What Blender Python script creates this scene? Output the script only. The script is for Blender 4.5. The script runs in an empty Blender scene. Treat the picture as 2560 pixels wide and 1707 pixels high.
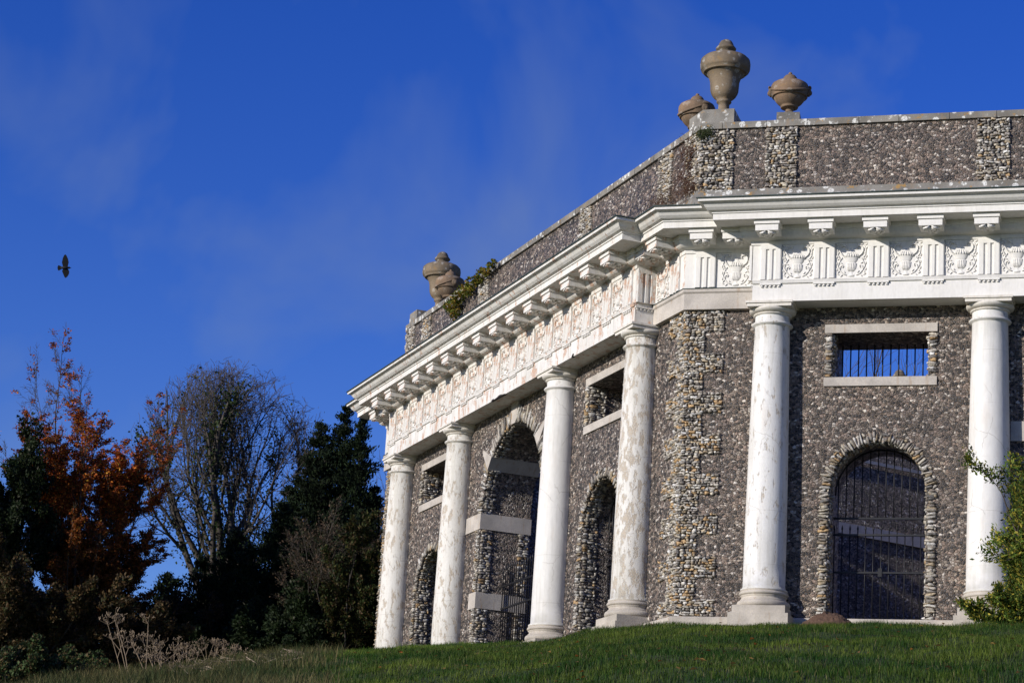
import bpy, math, random
import numpy as np
from mathutils import Matrix, Vector
R_ = math.radians
scene = bpy.context.scene
col = scene.collection
rnd = random.Random(7)
nr = np.random.default_rng(7)

# ------------------------------------------------------------------ camera
CAM = (10.7546, -47.5991, -7.6380)
cd = bpy.data.cameras.new('camera'); cam = bpy.data.objects.new('camera', cd); col.objects.link(cam)
cam.location = CAM; cam.rotation_euler = (1.8369603, -0.0597076, 0.2800253)
cd.lens = 85.521; cd.sensor_width = 36; cd.clip_end = 4000; cd.clip_start = .5
scene.camera = cam
# ------------------------------------------------------------------ world and sun
SUN_EL, SUN_AZ = R_(19.5), R_(220)
w = bpy.data.worlds.new('World'); scene.world = w; w.use_nodes = True
N, K = w.node_tree.nodes, w.node_tree.links
bg = N['Background']
sky = N.new('ShaderNodeTexSky'); sky.sky_type = 'NISHITA'; sky.sun_disc = False
sky.sun_elevation = SUN_EL; sky.sun_rotation = SUN_AZ; sky.altitude = 300; sky.air_density = 1.0; sky.dust_density = .2; sky.ozone_density = 4.0
gm = N.new('ShaderNodeGamma'); gm.inputs[1].default_value = 1.0
hs = N.new('ShaderNodeHueSaturation'); hs.inputs['Hue'].default_value = .532; hs.inputs['Saturation'].default_value = 1.30; hs.inputs['Value'].default_value = 1.36
tc = N.new('ShaderNodeTexCoord'); mp = N.new('ShaderNodeMapping'); mp.inputs['Scale'].default_value = (7, 7, 7); mp.inputs['Location'].default_value = (1.3, .4, 2.2)
cn = N.new('ShaderNodeTexNoise'); cn.inputs['Scale'].default_value = 1.0; cn.inputs['Detail'].default_value = 5; cn.inputs['Roughness'].default_value = .52; cn.inputs['Distortion'].default_value = .4
cr = N.new('ShaderNodeMapRange'); cr.inputs[1].default_value = .53; cr.inputs[2].default_value = .76; cr.inputs[3].default_value = 0; cr.inputs[4].default_value = .38
mx = N.new('ShaderNodeMix'); mx.data_type = 'RGBA'; mx.inputs[7].default_value = (2.2, 2.9, 4.1, 1)
K.new(sky.outputs[0], gm.inputs[0]); K.new(gm.outputs[0], hs.inputs['Color']); K.new(hs.outputs[0], mx.inputs[6])
K.new(tc.outputs['Generated'], mp.inputs[0]); K.new(mp.outputs[0], cn.inputs['Vector']); K.new(cn.outputs[0], cr.inputs[0]); K.new(cr.outputs[0], mx.inputs[0])
K.new(mx.outputs[2], bg.inputs[0]); bg.inputs[1].default_value = .10
sd = bpy.data.lights.new('sun', 'SUN'); sd.energy = 5.0; sd.angle = R_(.5); sd.color = (1, .945, .87)
so = bpy.data.objects.new('sun', sd); col.objects.link(so)
sv = Vector((math.sin(SUN_AZ)*math.cos(SUN_EL), math.cos(SUN_AZ)*math.cos(SUN_EL), math.sin(SUN_EL)))
so.rotation_euler = sv.to_track_quat('Z', 'Y').to_euler(); so.location = sv*100
vs = scene.view_settings; vs.view_transform = 'Standard'; vs.look = 'None'; vs.exposure = 0.0; vs.gamma = 1; vs.use_curve_mapping = False
scene.cycles.max_bounces = 6; scene.cycles.transparent_max_bounces = 8

# ------------------------------------------------------------------ helpers
def tag(o, label=None, cat=None, group=None, kind=None):
    if label: o['label'] = label
    if cat: o['category'] = cat
    if group: o['group'] = group
    if kind: o['kind'] = kind
    return o
def empty(name, loc=(0, 0, 0), rz=0, parent=None):
    o = bpy.data.objects.new(name, None); col.objects.link(o); o.location = loc; o.rotation_euler = (0, 0, rz); o.empty_display_size = .2
    if parent: o.parent = parent
    return o
class MB:
    def __init__(s): s.v = []; s.f = []; s.c = []; s.sm = []
    def add(s, vs, fs, smooth=False, c=None):
        b = len(s.v); s.v += [tuple(p) for p in vs]
        s.f += [tuple(b+i for i in f) for f in fs]; s.sm += [smooth]*len(fs)
        s.c += [c or (1, 1, 1)]*len(vs); return s
    def box(s, x0, x1, y0, y1, z0, z1):
        return s.add([(x, y, z) for z in (z0, z1) for y in (y0, y1) for x in (x0, x1)], [(0, 2, 3, 1), (4, 5, 7, 6), (0, 1, 5, 4), (2, 6, 7, 3), (0, 4, 6, 2), (1, 3, 7, 5)])
    def prism(s, poly, z0, z1, ax='z'):
        n = len(poly); P = []
        for z in (z0, z1):
            for (a, b) in poly: P.append({'z': (a, b, z), 'y': (a, z, b)}[ax])
        F = [tuple(range(n))[::-1], tuple(range(n, 2*n))]+[(i, (i+1) % n, n+(i+1) % n, n+i) for i in range(n)]
        return s.add(P, F)
    def lathe(s, prof, n=32, c=(0, 0), sq=1.0):
        P = []; F = []
        for (r, z) in prof:
            for i in range(n):
                a = 2*math.pi*i/n; P.append((c[0]+r*math.cos(a), c[1]+r*math.sin(a)*sq, z))
        for j in range(len(prof)-1):
            for i in range(n): F.append((j*n+i, j*n+(i+1) % n, (j+1)*n+(i+1) % n, (j+1)*n+i))
        s.add(P, F, True)
        s.add(P[:n], [tuple(range(n))[::-1]]); s.add(P[-n:], [tuple(range(n))]); return s
    def tube(s, pts, rad, n=6, c=None):
        P = []; m = len(pts); k = n
        pts = [Vector(p) for p in pts]
        up = None
        for i, p in enumerate(pts):
            t = (pts[min(i+1, m-1)]-pts[max(i-1, 0)])
            if t.length < 1e-9: t = Vector((0, 0, 1))
            t.normalize()
            if up is None: up = t.orthogonal().normalized()
            else:
                up = up-t*up.dot(t); up = up.normalized() if up.length > 1e-6 else t.orthogonal().normalized()
            b = t.cross(up); r = rad[i] if hasattr(rad, '__len__') else rad
            for j in range(k):
                a = 2*math.pi*j/k; P.append(p+(up*math.cos(a)+b*math.sin(a))*r)
        F = [(i*k+j, i*k+(j+1) % k, (i+1)*k+(j+1) % k, (i+1)*k+j) for i in range(m-1) for j in range(k)]
        F += [tuple(range(k))[::-1], tuple(range((m-1)*k, m*k))]
        return s.add(P, F, n > 4, c)
    def build(s, name, mat, parent=None, attr=False):
        me = bpy.data.meshes.new(name); me.from_pydata(s.v, [], s.f)
        me.polygons.foreach_set('use_smooth', s.sm)
        if attr:
            a = me.color_attributes.new('col', 'FLOAT_COLOR', 'POINT')
            arr = np.ones((len(s.v), 4), np.float32); arr[:, :3] = np.array(s.c, np.float32); a.data.foreach_set('color', arr.ravel())
        me.materials.append(mat); me.update()
        o = bpy.data.objects.new(name, me); col.objects.link(o)
        if parent: o.parent = parent
        return o
def npmesh(name, V, F, C, mat, parent=None, smooth=False):
    """V (n,3), F (m,k) same-size faces, C (n,3) colours or None"""
    me = bpy.data.meshes.new(name); n, (m, k) = len(V), F.shape
    me.vertices.add(n); me.vertices.foreach_set('co', V.astype(np.float32).ravel())
    me.loops.add(m*k); me.loops.foreach_set('vertex_index', F.astype(np.int32).ravel())
    me.polygons.add(m); me.polygons.foreach_set('loop_start', np.arange(0, m*k, k, dtype=np.int32)); me.polygons.foreach_set('loop_total', np.full(m, k, np.int32))
    me.polygons.foreach_set('use_smooth', np.full(m, smooth))
    if C is not None:
        a = me.color_attributes.new('col', 'FLOAT_COLOR', 'POINT'); arr = np.ones((n, 4), np.float32); arr[:, :3] = C; a.data.foreach_set('color', arr.ravel())
    me.update(calc_edges=True); me.materials.append(mat)
    o = bpy.data.objects.new(name, me); col.objects.link(o)
    if parent: o.parent = parent
    return o
def dup(o, loc, parent, rz=0, scale=None):
    c = o.copy(); col.objects.link(c); c.parent = parent; c.location = loc; c.rotation_euler = (0, 0, rz)
    if scale: c.scale = scale
    for ch in o.children:
        d = ch.copy(); col.objects.link(d); d.parent = c
    return c

# ------------------------------------------------------------------ materials
class NT:
    def __init__(s, name, rough=.8):
        s.m = bpy.data.materials.new(name); s.m.use_nodes = True; s.n = s.m.node_tree.nodes; s.l = s.m.node_tree.links
        s.b = s.n['Principled BSDF']; s.b.inputs['Roughness'].default_value = rough; s.b.inputs['Specular IOR Level'].default_value = .3
        s.tc = s.n.new('ShaderNodeTexCoord').outputs['Object']
    def mapv(s, scale, loc=(0, 0, 0)):
        n = s.n.new('ShaderNodeMapping'); n.inputs['Scale'].default_value = scale; n.inputs['Location'].default_value = loc; s.l.new(s.tc, n.inputs[0]); return n.outputs[0]
    def noise(s, sc, vec=None, det=4, rough=.55, out=0):
        n = s.n.new('ShaderNodeTexNoise'); n.inputs['Scale'].default_value = sc; n.inputs['Detail'].default_value = det; n.inputs['Roughness'].default_value = rough
        s.l.new(vec if vec is not None else s.tc, n.inputs['Vector']); return n.outputs[out]
    def vor(s, sc, vec=None, feature='F1', out='Distance', rand=1.0):
        n = s.n.new('ShaderNodeTexVoronoi'); n.feature = feature; n.inputs['Scale'].default_value = sc; n.inputs['Randomness'].default_value = rand
        s.l.new(vec if vec is not None else s.tc, n.inputs['Vector']); return n.outputs[out]
    def ramp(s, fac, stops, const=False):
        n = s.n.new('ShaderNodeValToRGB'); e = n.color_ramp.elements
        if const: n.color_ramp.interpolation = 'CONSTANT'
        while len(e) < len(stops): e.new(.5)
        for i, (p, c) in enumerate(stops):
            e[i].position = p; e[i].color = (c, c, c, 1) if isinstance(c, (int, float)) else (*c, 1)
        s.l.new(fac, n.inputs[0]); return n.outputs[0]
    def mr(s, v, a, b, c=0., d=1.):
        n = s.n.new('ShaderNodeMapRange'); s.l.new(v, n.inputs[0])
        for i, x in enumerate((a, b, c, d)): n.inputs[i+1].default_value = x
        return n.outputs[0]
    def mix(s, f, a, b, mode='MIX'):
        n = s.n.new('ShaderNodeMix'); n.data_type = 'RGBA'; n.blend_type = mode
        for i, x in ((0, f), (6, a), (7, b)):
            if isinstance(x, (int, float)): n.inputs[i].default_value = x if i == 0 else (x, x, x, 1)
            elif isinstance(x, tuple): n.inputs[i].default_value = (*x, 1)
            else: s.l.new(x, n.inputs[i])
        return n.outputs[2]
    def math(s, op, a, b=0.):
        n = s.n.new('ShaderNodeMath'); n.operation = op
        for i, x in enumerate((a, b)):
            if isinstance(x, (int, float)): n.inputs[i].default_value = x
            else: s.l.new(x, n.inputs[i])
        return n.outputs[0]
    def bump(s, h, strength=.5, dist=.01, prev=None):
        n = s.n.new('ShaderNodeBump'); n.inputs['Strength'].default_value = strength; n.inputs['Distance'].default_value = dist
        s.l.new(h, n.inputs['Height'])
        if prev is not None: s.l.new(prev, n.inputs['Normal'])
        s.l.new(n.outputs[0], s.b.inputs['Normal']); return n.outputs[0]
    def sepz(s, i=2):
        n = s.n.new('ShaderNodeSeparateXYZ'); s.l.new(s.tc, n.inputs[0]); return n.outputs[i]
    def color(s, c):
        if isinstance(c, tuple): s.b.inputs['Base Color'].default_value = (*c, 1)
        else: s.l.new(c, s.b.inputs['Base Color'])
        return s.m

def mat_flint():
    t = NT('flint', .5); t.b.inputs['Specular IOR Level'].default_value = .5
    wv = t.noise(6, det=2, out=1)
    v0 = t.mapv((1, 1, 1.25))
    vec = t.mix(.05, v0, wv)
    c1 = t.vor(17, vec, out='Color'); e1 = t.vor(17, vec, 'DISTANCE_TO_EDGE')
    sx = t.n.new('ShaderNodeSeparateColor'); t.l.new(c1, sx.inputs[0])
    base = t.ramp(sx.outputs[0], [(0, (.026, .025, .027)), (.20, (.062, .058, .058)), (.40, (.115, .10, .095)), (.58, (.18, .145, .13)), (.74, (.28, .215, .185)), (.86, (.40, .36, .33)), (.95, (.66, .62, .58))], True)
    fine = t.noise(70, det=3); base = t.mix(.7, base, t.ramp(fine, [(.3, .22), (.7, 1.4)]), 'MULTIPLY')
    edge = t.mr(e1, .01, .075); mort = t.mix(t.mr(sx.outputs[1], .1, .8), (.16, .125, .10), (.36, .30, .25))
    big = t.noise(.55, det=5, rough=.65)
    c = t.mix(edge, mort, base)
    wh = t.vor(10, t.mapv((1, 1, 1.3), (3, 5, 7)), out='Color'); sw = t.n.new('ShaderNodeSeparateColor'); t.l.new(wh, sw.inputs[0])
    wm = t.math('MULTIPLY', t.mr(sw.outputs[1], .86, .88), t.mr(t.vor(10, t.mapv((1, 1, 1.3), (3, 5, 7))), .46, .34))
    c = t.mix(t.math('MULTIPLY', wm, .8), c, t.mix(sw.outputs[0], (.20, .155, .13), (.40, .35, .30)))
    crs = t.noise(2.2, t.mapv((.12, .12, 3.2)), det=2); c = t.mix(.35, c, t.ramp(crs, [(.38, .62), (.6, 1.2)]), 'MULTIPLY')
    c = t.mix(.85, c, t.ramp(big, [(.3, (.62, .60, .56)), (.5, (1, .97, .90)), (.7, (1.25, 1.16, 1.0))]), 'MULTIPLY')
    h = t.math('ADD', t.math('MULTIPLY', t.mr(e1, 0, .2), .9), t.math('MULTIPLY', t.noise(45, det=3), .7))
    t.bump(h, .9, .03); t.l.new(t.mr(sx.outputs[2], 0, 1, .25, .8), t.b.inputs['Roughness'])
    return t.color(c)
def mat_stones():
    t = NT('rough_flint_stones', .55)
    a = t.n.new('ShaderNodeAttribute'); a.attribute_name = 'col'
    n1 = t.noise(38, det=4)
    c = t.mix(.75, a.outputs[0], t.ramp(n1, [(.35, .35), (.6, 1.2)]), 'MULTIPLY')
    c = t.mix(t.mr(t.noise(22, det=2), .62, .68, 0, .6), c, (.33, .21, .10))
    t.bump(n1, .6, .02); return t.color(c)
def mat_stone(name='dressed_stone', tone=(.47, .42, .36), lichen=.0, dark=0.):
    t = NT(name, .85)
    n1 = t.noise(2.2, det=6); n2 = t.noise(35, det=4)
    c = t.mix(t.mr(n1, .35, .65), tone, tuple(x*.74 for x in tone)); c = t.mix(.35, c, t.ramp(n2, [(.3, .6), (.7, 1.2)]), 'MULTIPLY')
    st = t.noise(3, t.mapv((3, 3, .6)), det=5); c = t.mix(t.mr(st, .58, .72, 0, .5), c, (.30, .19, .10))
    if dark: c = t.mix(t.mr(t.noise(1.3, det=5), .42, .62, 0, dark), c, (.085, .075, .06))
    if lichen:
        m1 = t.mr(t.vor(5.5, t.mapv((1, 1, 1)), out='Distance'), .40, .34); m1 = t.math('MULTIPLY', m1, t.mr(t.noise(3.1, det=3), .46, .52)); m1 = t.math('MULTIPLY', m1, t.mr(t.noise(40, det=2), .38, .5))
        c = t.mix(t.math('MULTIPLY', m1, min(1, lichen)), c, (.66, .66, .62))
        m2 = t.mr(t.noise(7, det=5), .60, .66, 0, min(1, lichen)*.75); c = t.mix(m2, c, (.36, .20, .045))
        m3 = t.mr(t.noise(11, t.mapv((1, 1, 1), (9, 2, 4)), det=5, rough=.7), .63, .68, 0, lichen*.8); c = t.mix(m3, c, (.60, .60, .57))
    t.bump(t.math('ADD', n2, t.math('MULTIPLY', n1, 1.5)), .35, .01); return t.color(c)
def mat_paint(name, peel=.3, under=(.60, .33, .21), grime=.3, sc=1.0, tint=(.70, .68, .64), rust=0., joints=False):
    """lime paint: base white, vertical streaks of bare render where it has peeled"""
    t = NT(name, .62)
    v = t.mapv((2.2*sc, 2.2*sc, .9*sc)); n1 = t.noise(2.0, v, det=7, rough=.68); n2 = t.noise(9, v, det=5)
    lo = .74-.28*peel
    m = t.mr(n1, lo, lo+.06)
    m = t.math('MULTIPLY', m, t.mr(t.noise(13, v, det=3), .36, .46))
    g = t.noise(1.1, t.mapv((2, 2, .5)), det=6, rough=.6)
    c = t.mix(t.mr(g, .45, .75, 0, grime), tint, (.48, .45, .39)); c = t.mix(.22, c, t.ramp(n2, [(.35, .72), (.6, 1.05)]), 'MULTIPLY')
    sp = t.mr(t.noise(20, det=4, rough=.7), .66, .70, 0, grime); c = t.mix(sp, c, (.30, .27, .22))
    dr = t.noise(1.0, t.mapv((9, 9, .55), (2, 7, 1)), det=4, rough=.6); c = t.mix(t.mr(dr, .52, .72, 0, min(1, grime)*.75), c, (.36, .34, .28))
    if rust: c = t.mix(t.mr(t.noise(1.6, t.mapv((3, 3, .8), (4, 4, 4)), det=5), .56, .7, 0, rust), c, (.52, .36, .22))
    c = t.mix(m, c, t.mix(t.noise(14, det=3), under, tuple(x*.8 for x in under)))
    if joints:
        z = t.math('FRACT', t.math('DIVIDE', t.math('ADD', t.sepz(), t.math('MULTIPLY', t.noise(3), .02)), 1.085)); j = t.mr(z, .004, .010, 1, 0); j = t.math('MULTIPLY', j, t.mr(t.noise(2.3), .42, .55, .15, 1)); c = t.mix(t.math('MULTIPLY', j, .45), c, (.25, .22, .17))
        wv = t.noise(2.5, det=3, out=1); cv = t.mix(.25, t.mapv((1.1, 1.1, .8)), wv); ck = t.mr(t.vor(1.3, cv, 'DISTANCE_TO_EDGE'), .004, .009, 1, 0); ck = t.math('MULTIPLY', ck, t.mr(t.noise(1.7, t.mapv((1, 1, 1), (5, 5, 5))), .50, .56)); c = t.mix(t.math('MULTIPLY', ck, .32), c, (.20, .17, .13))
        lw = t.mr(t.math('ADD', t.sepz(), t.math('MULTIPLY', t.noise(5, det=5), 1.6)), 1.2, 1.9, .38, 0); c = t.mix(lw, c, (.34, .33, .24))
    h = t.math('ADD', t.math('MULTIPLY', m, -.9), t.math('MULTIPLY', n2, .25)); t.bump(h, .6, .012); return t.color(c)
def mat_simple(name, c, rough=.7, metal=0, var=.3, sc=20):
    t = NT(name, rough); t.b.inputs['Metallic'].default_value = metal
    return t.color(t.mix(var, c, t.ramp(t.noise(sc, det=4), [(.3, .4), (.7, 1.3)]), 'MULTIPLY'))
def mat_leaf(name='leaf', rough=.6, trans=.25):
    t = NT(name, rough); a = t.n.new('ShaderNodeAttribute'); a.attribute_name = 'col'
    t.b.inputs['Specular IOR Level'].default_value = .15; t.color(a.outputs[0])
    if trans:
        tr = t.n.new('ShaderNodeBsdfTranslucent'); t.l.new(a.outputs[0], tr.inputs[0]); ms = t.n.new('ShaderNodeMixShader'); ms.inputs[0].default_value = trans
        t.l.new(t.b.outputs[0], ms.inputs[1]); t.l.new(tr.outputs[0], ms.inputs[2]); t.l.new(ms.outputs[0], t.n['Material Output'].inputs[0])
    return t.m
M_flint = mat_flint(); M_st = mat_stones()
M_band = mat_stone('band_stone', (.50, .455, .40)); M_cop = mat_stone('coping_stone', (.26, .245, .215), .95, .5)
M_base = mat_stone('base_stone', (.52, .47, .40), 0., .12)
M_paintR = mat_paint('clean_white_paint', .10, grime=.25); M_paintL = mat_paint('peeling_white_paint', .745, (.58, .38, .27), .7, 1.35, rust=.25)
M_corL = mat_paint('cornice_peeling_paint', .62, (.56, .36, .255), .45, sc=1.1, rust=.25)
M_col = [mat_paint('column_paint_worn', .72, (.50, .425, .33), .75, 2.2, (.66, .64, .59), .2, True), mat_paint('column_paint_smooth', .14, (.50, .36, .20), .45, .7, (.68, .665, .63), .12, True), mat_paint('column_paint_light_wear', .60, (.50, .44, .36), .55, 1.9, (.68, .67, .64), .12, True), mat_paint('column_paint_very_worn', .86, (.48, .41, .32), .8, 1.9, (.65, .63, .58), .2, True)]
M_cap = mat_paint('capital_stone', .3, (.5, .38, .28), .7, 1.5, (.68, .64, .57), rust=.45)
M_lead = mat_simple('lead_flashing', (.03, .05, .045), .5); M_iron = mat_simple('wrought_iron', (.012, .012, .014), .45)
M_urn = mat_stone('urn_stone', (.25, .195, .135), .30, .85); M_urnS = mat_stone('urn_stone_red', (.24, .165, .11), .16, .85)
for m_ in (M_urn, M_urnS): m_.node_tree.nodes['Principled BSDF'].inputs['Roughness'].default_value = 1.0; m_.node_tree.nodes['Principled BSDF'].inputs['Specular IOR Level'].default_value = .05
M_dark = mat_simple('joint_and_gap_dark', (.02, .015, .01)); M_leaf = mat_leaf(); M_needle = mat_leaf('needle', .8, 0.05)
M_bark = mat_simple('bark', (.06, .05, .04), .9, 0, .6, 8); M_twig = mat_simple('grey_twig', (.075, .063, .052), .9, 0, .5, 3)
M_grass = mat_leaf('grass_blade', .6, .3)

# ------------------------------------------------------------------ terrain
TAB = np.array([  # azimuth (rad, + right of +y), tan elevation of the crest, distance of the crest
 (-1.2, .085, 64), (-.5570, .1050, 63), (-.4952, .1125, 62), (-.4269, .1245, 61), (-.3996, .1300, 61), (-.3436, .1392, 61), (-.3305, .1409, 59.5), (-.3018, .1435, 56), (-.2837, .1444, 53.2),
 (-.2690, .1476, 51), (-.2527, .1522, 48.4), (-.2298, .1554, 46.6), (-.2035, .1572, 46.0), (-.0807, .1614, 45.6), (-.0274, .1620, 45.6), (.25, .157, 47), (.6, .14, 55), (1.2, .11, 60)])
def ground(x, y):
    x = np.asarray(x, float); y = np.asarray(y, float)
    dx, dy = x-CAM[0], y-CAM[1]; rho = np.hypot(dx, dy); az = np.arctan2(dx, dy)
    azc = np.clip(az, -1.2, 1.2); te = np.interp(azc, TAB[:, 0], TAB[:, 1]); rc = np.interp(azc, TAB[:, 0], TAB[:, 2])
    te = te-.0028; zc = CAM[2]+te*rc; z0 = CAM[2]-1.55; back = np.clip((np.abs(az)-1.2)/1.0, 0, 1)
    sl = (zc-z0)/rc; sl = sl*(1-back)-.06*back
    q = rho/rc
    zin = z0+sl*rc*(q+.05*np.sin(np.pi*np.clip(q, 0, 1))*(1-back))
    far = rho-rc; zout = zc+.03*np.clip(far, 0, 25)-.10*np.clip(far-45, 0, 400)
    zb = z0+sl*rho
    z = np.where(back > 0, np.where(rho < rc, zb, z0+sl*rc*.999+np.where(back >= 1, 0, zout-zc)*(1-back)), np.where(rho < rc, zin, zout))
    amp = np.clip(rho/20, 0, 1)*.045*np.clip((rc-rho)/4, 0.22, 1)
    return z+amp*(np.sin(x*1.3+y*.7)+np.sin(y*1.9-x*.6+1)+.7*np.sin(x*3.1+2)*np.sin(y*2.7)+.4*np.sin(x*6.3+1.7*np.sin(y*2))*np.sin(y*5.1+x))
def gz(x, y): return float(ground(x, y))
az = np.concatenate([np.linspace(-math.pi, -.75, 40, endpoint=False), np.linspace(-.75, .3, 260, endpoint=False), np.linspace(.3, math.pi, 50)])
rh = np.concatenate([np.linspace(0.5, 18, 24, endpoint=False), np.linspace(18, 70, 240, endpoint=False), np.geomspace(70, 1500, 40)])
A, Q = np.meshgrid(az, rh); X = CAM[0]+Q*np.sin(A); Y = CAM[1]+Q*np.cos(A); Z = ground(X, Y)
na, nq = len(az), len(rh); I = np.arange(na*nq).reshape(nq, na)
F = np.stack([I[:-1, :-1], I[:-1, 1:], I[1:, 1:], I[1:, :-1]], -1).reshape(-1, 4)
t = NT('turf_soil', .95); g = t.ramp(t.noise(.5, det=6), [(.35, (.022, .04, .009)), (.55, (.035, .055, .012)), (.7, (.06, .06, .02))])
t.bump(t.noise(12, det=5), .8, .05)
tag(npmesh('ground', np.stack([X, Y, Z], -1).reshape(-1, 3), F[:, ::-1], None, t.color(t.mix(.5, g, t.ramp(t.noise(25, det=3), [(.3, .3), (.7, 1.3)]), 'MULTIPLY')), None, True), kind='structure')

# grass blades
def blades(name, mat, n, az0, az1, r0, r1, colf, hf, wid, mask=None, lean=.5, rp=1.0):
    a = nr.uniform(az0, az1, n); u = nr.uniform(0, 1, n); r = r0+(r1-r0)*u**rp
    if mask is not None:
        k = mask(a, r); a, r = a[k], r[k]; n = len(a)
    rc = np.interp(a, TAB[:, 0], TAB[:, 2]); k = r < rc+.7; a, r = a[k], r[k]; n = len(a)
    x = CAM[0]+r*np.sin(a); y = CAM[1]+r*np.cos(a); z = ground(x, y)-.01
    h = hf(x, y, n); wd = wid*nr.uniform(.6, 1.3, n); th = nr.uniform(0, 2*np.pi, n)
    px, py = np.cos(th)*wd, np.sin(th)*wd; la = nr.uniform(0, 2*np.pi, n); ln = h*nr.uniform(.1, lean, n); lx, ly = np.cos(la)*ln, np.sin(la)*ln
    V = np.stack([np.stack([x-px, y-py, z], -1), np.stack([x+px, y+py, z], -1), np.stack([x+px*.7+lx*.35, y+py*.7+ly*.35, z+h*.6], -1), np.stack([x-px*.7+lx*.35, y-py*.7+ly*.35, z+h*.6], -1), np.stack([x+lx, y+ly, z+h*.95], -1)], 1)
    i = np.arange(n)*5; F = np.concatenate([np.stack([i, i+1, i+2], -1), np.stack([i, i+2, i+3], -1), np.stack([i+3, i+2, i+4], -1)])
    C = colf(x, y, n); C = np.repeat(C, 5, 0)
    return npmesh(name, V.reshape(-1, 3), F, C, mat)
def fbm(x, y, s):
    return (np.sin(x*s+1.3*np.sin(y*s*.7+1))+np.sin(y*s*1.3+1.7*np.sin(x*s*.6+2))+.5*np.sin(x*s*2.7+y*s*2.1)+.5*np.sin(y*s*3.9-x*s*1.7))/3
def gcol(x, y, n):
    f = np.clip(.45+.55*fbm(x, y, .8)+.55*fbm(x+7, y, 3.4)+.3*fbm(x, y+3, 7.5)+nr.normal(0, .16, n), 0, 1)[:, None]
    c = (np.array([.016, .052, .005])*(1-f)+np.array([.105, .145, .018])*f**1.4)*(1+.9*np.clip((-1-x)/8, 0, 1))[:, None]  # sunlight on the left of the slope is put into the blade colour
    s = (nr.random(n) < .05)[:, None]; c = np.where(s, np.array([.12, .11, .045]), c)
    return c*nr.uniform(.65, 1.3, (n, 1))
AZS = -.372
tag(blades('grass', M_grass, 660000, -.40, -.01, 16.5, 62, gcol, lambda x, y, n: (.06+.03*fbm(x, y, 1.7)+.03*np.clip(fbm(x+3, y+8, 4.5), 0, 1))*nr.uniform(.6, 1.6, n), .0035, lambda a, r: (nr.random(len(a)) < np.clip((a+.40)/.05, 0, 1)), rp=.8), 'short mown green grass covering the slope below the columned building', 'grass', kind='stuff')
def mcol(x, y, n):
    f = np.clip(.5+.8*fbm(x, y, .7)+.5*fbm(x, y+4, 2.6)+nr.normal(0, .25, n), 0, 1)[:, None]
    c = np.array([.020, .045, .010])*(1-f)+np.array([.15, .125, .05])*f
    return c*nr.uniform(.5, 1.3, (n, 1))
tag(blades('meadow_grass', M_grass, 150000, -.56, -.345, 26, 64, mcol, lambda x, y, n: (.15+.10*fbm(x, y, 1.6))*nr.uniform(.4, 1.9, n), .005, lambda a, r: (nr.random(len(a)) < np.clip((-.355-a)/.04, 0, 1)), .6), 'long brownish meadow grass and dead stalks on the left of the slope', 'long grass', kind='stuff')
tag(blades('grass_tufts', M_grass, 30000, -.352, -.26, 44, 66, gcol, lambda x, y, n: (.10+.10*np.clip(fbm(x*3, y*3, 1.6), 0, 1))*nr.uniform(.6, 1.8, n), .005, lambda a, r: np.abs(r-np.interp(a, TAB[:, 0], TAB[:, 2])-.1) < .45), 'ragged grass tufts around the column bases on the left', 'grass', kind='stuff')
nl = 900; a = nr.uniform(-.45, -.02, nl); r = nr.uniform(20, 48, nl); x = CAM[0]+r*np.sin(a); y = CAM[1]+r*np.cos(a); k = ground(x, y)+.055; th = nr.uniform(0, 6.28, nl); L = nr.uniform(.02, .045, nl); dx, dy = np.cos(th)*L, np.sin(th)*L; hz = nr.uniform(-.015, .03, nl)
V = np.stack([np.stack([x-dx, y-dy, k], -1), np.stack([x+dy*.6, y-dx*.6, k+hz], -1), np.stack([x+dx, y+dy, k+hz*.5], -1), np.stack([x-dy*.6, y+dx*.6, k+.01], -1)], 1).reshape(-1, 3)
tag(npmesh('fallen_leaves', V, np.arange(nl*4).reshape(nl, 4), np.repeat(np.array([(.25, .09, .02), (.18, .10, .04), (.30, .18, .05)])[nr.integers(0, 3, nl)], 4, 0), M_grass), 'brown and orange fallen leaves scattered over the lawn', 'fallen leaves', kind='stuff')
nb = 500; a = nr.uniform(-.425, -.375, nb); r = nr.normal(45, 3.0, nb); x = CAM[0]+r*np.sin(a); y = CAM[1]+r*np.cos(a); z = ground(x, y)+nr.uniform(.02, .16, nb)
th = nr.uniform(0, np.pi, nb); L = nr.uniform(.08, .3, nb); tz = nr.normal(0, .25, nb)
b = MB()
for i in range(nb):
    d = Vector((math.cos(th[i]), math.sin(th[i]), tz[i]))*L[i]; p = Vector((x[i], y[i], z[i])); b.tube([p-d, p+d], .006, 3, tuple(np.array([.36, .28, .2])*nr.uniform(.5, 1.2)))
tag(b.build('straw_litter', M_leaf, None, True), 'flattened patch of pale dead stalks lying in the grass', 'straw', kind='stuff')
# ------------------------------------------------------------------ mausoleum (local frame of a face: x along the wall, -y outward)
LEN = 19.07; T = 1.3
PTS = []; p = Vector((0, 0)); DIR = [0, 47.0, None, 180.0, 227.0, None]
AL = -52.08
dirs = [0, 47.0, 127.92, 180.0, 227.0, 307.92]     # walking V, V1, V5, V3, V4, V2, back to V
for d in dirs:
    PTS.append(Vector((p.x, p.y))); p = p+Vector((math.cos(R_(d)), math.sin(R_(d))))*LEN
turn = lambda i: ((dirs[i % 6]-dirs[(i-1) % 6]+180) % 360)-180
KM = [math.tan(R_(turn(i))/2) for i in range(6)]     # mitre factor at the start corner of face i
root = empty('mausoleum')
tag(root, 'tall roofless flint building with white Tuscan columns and a white carved frieze', 'mausoleum')
C1, C2, C3, C4 = 1.83, 6.23, 12.84, 17.24
HWS, CA, CB, CM, HWB = .97, 4.03, 15.04, 9.535, 1.93
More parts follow.
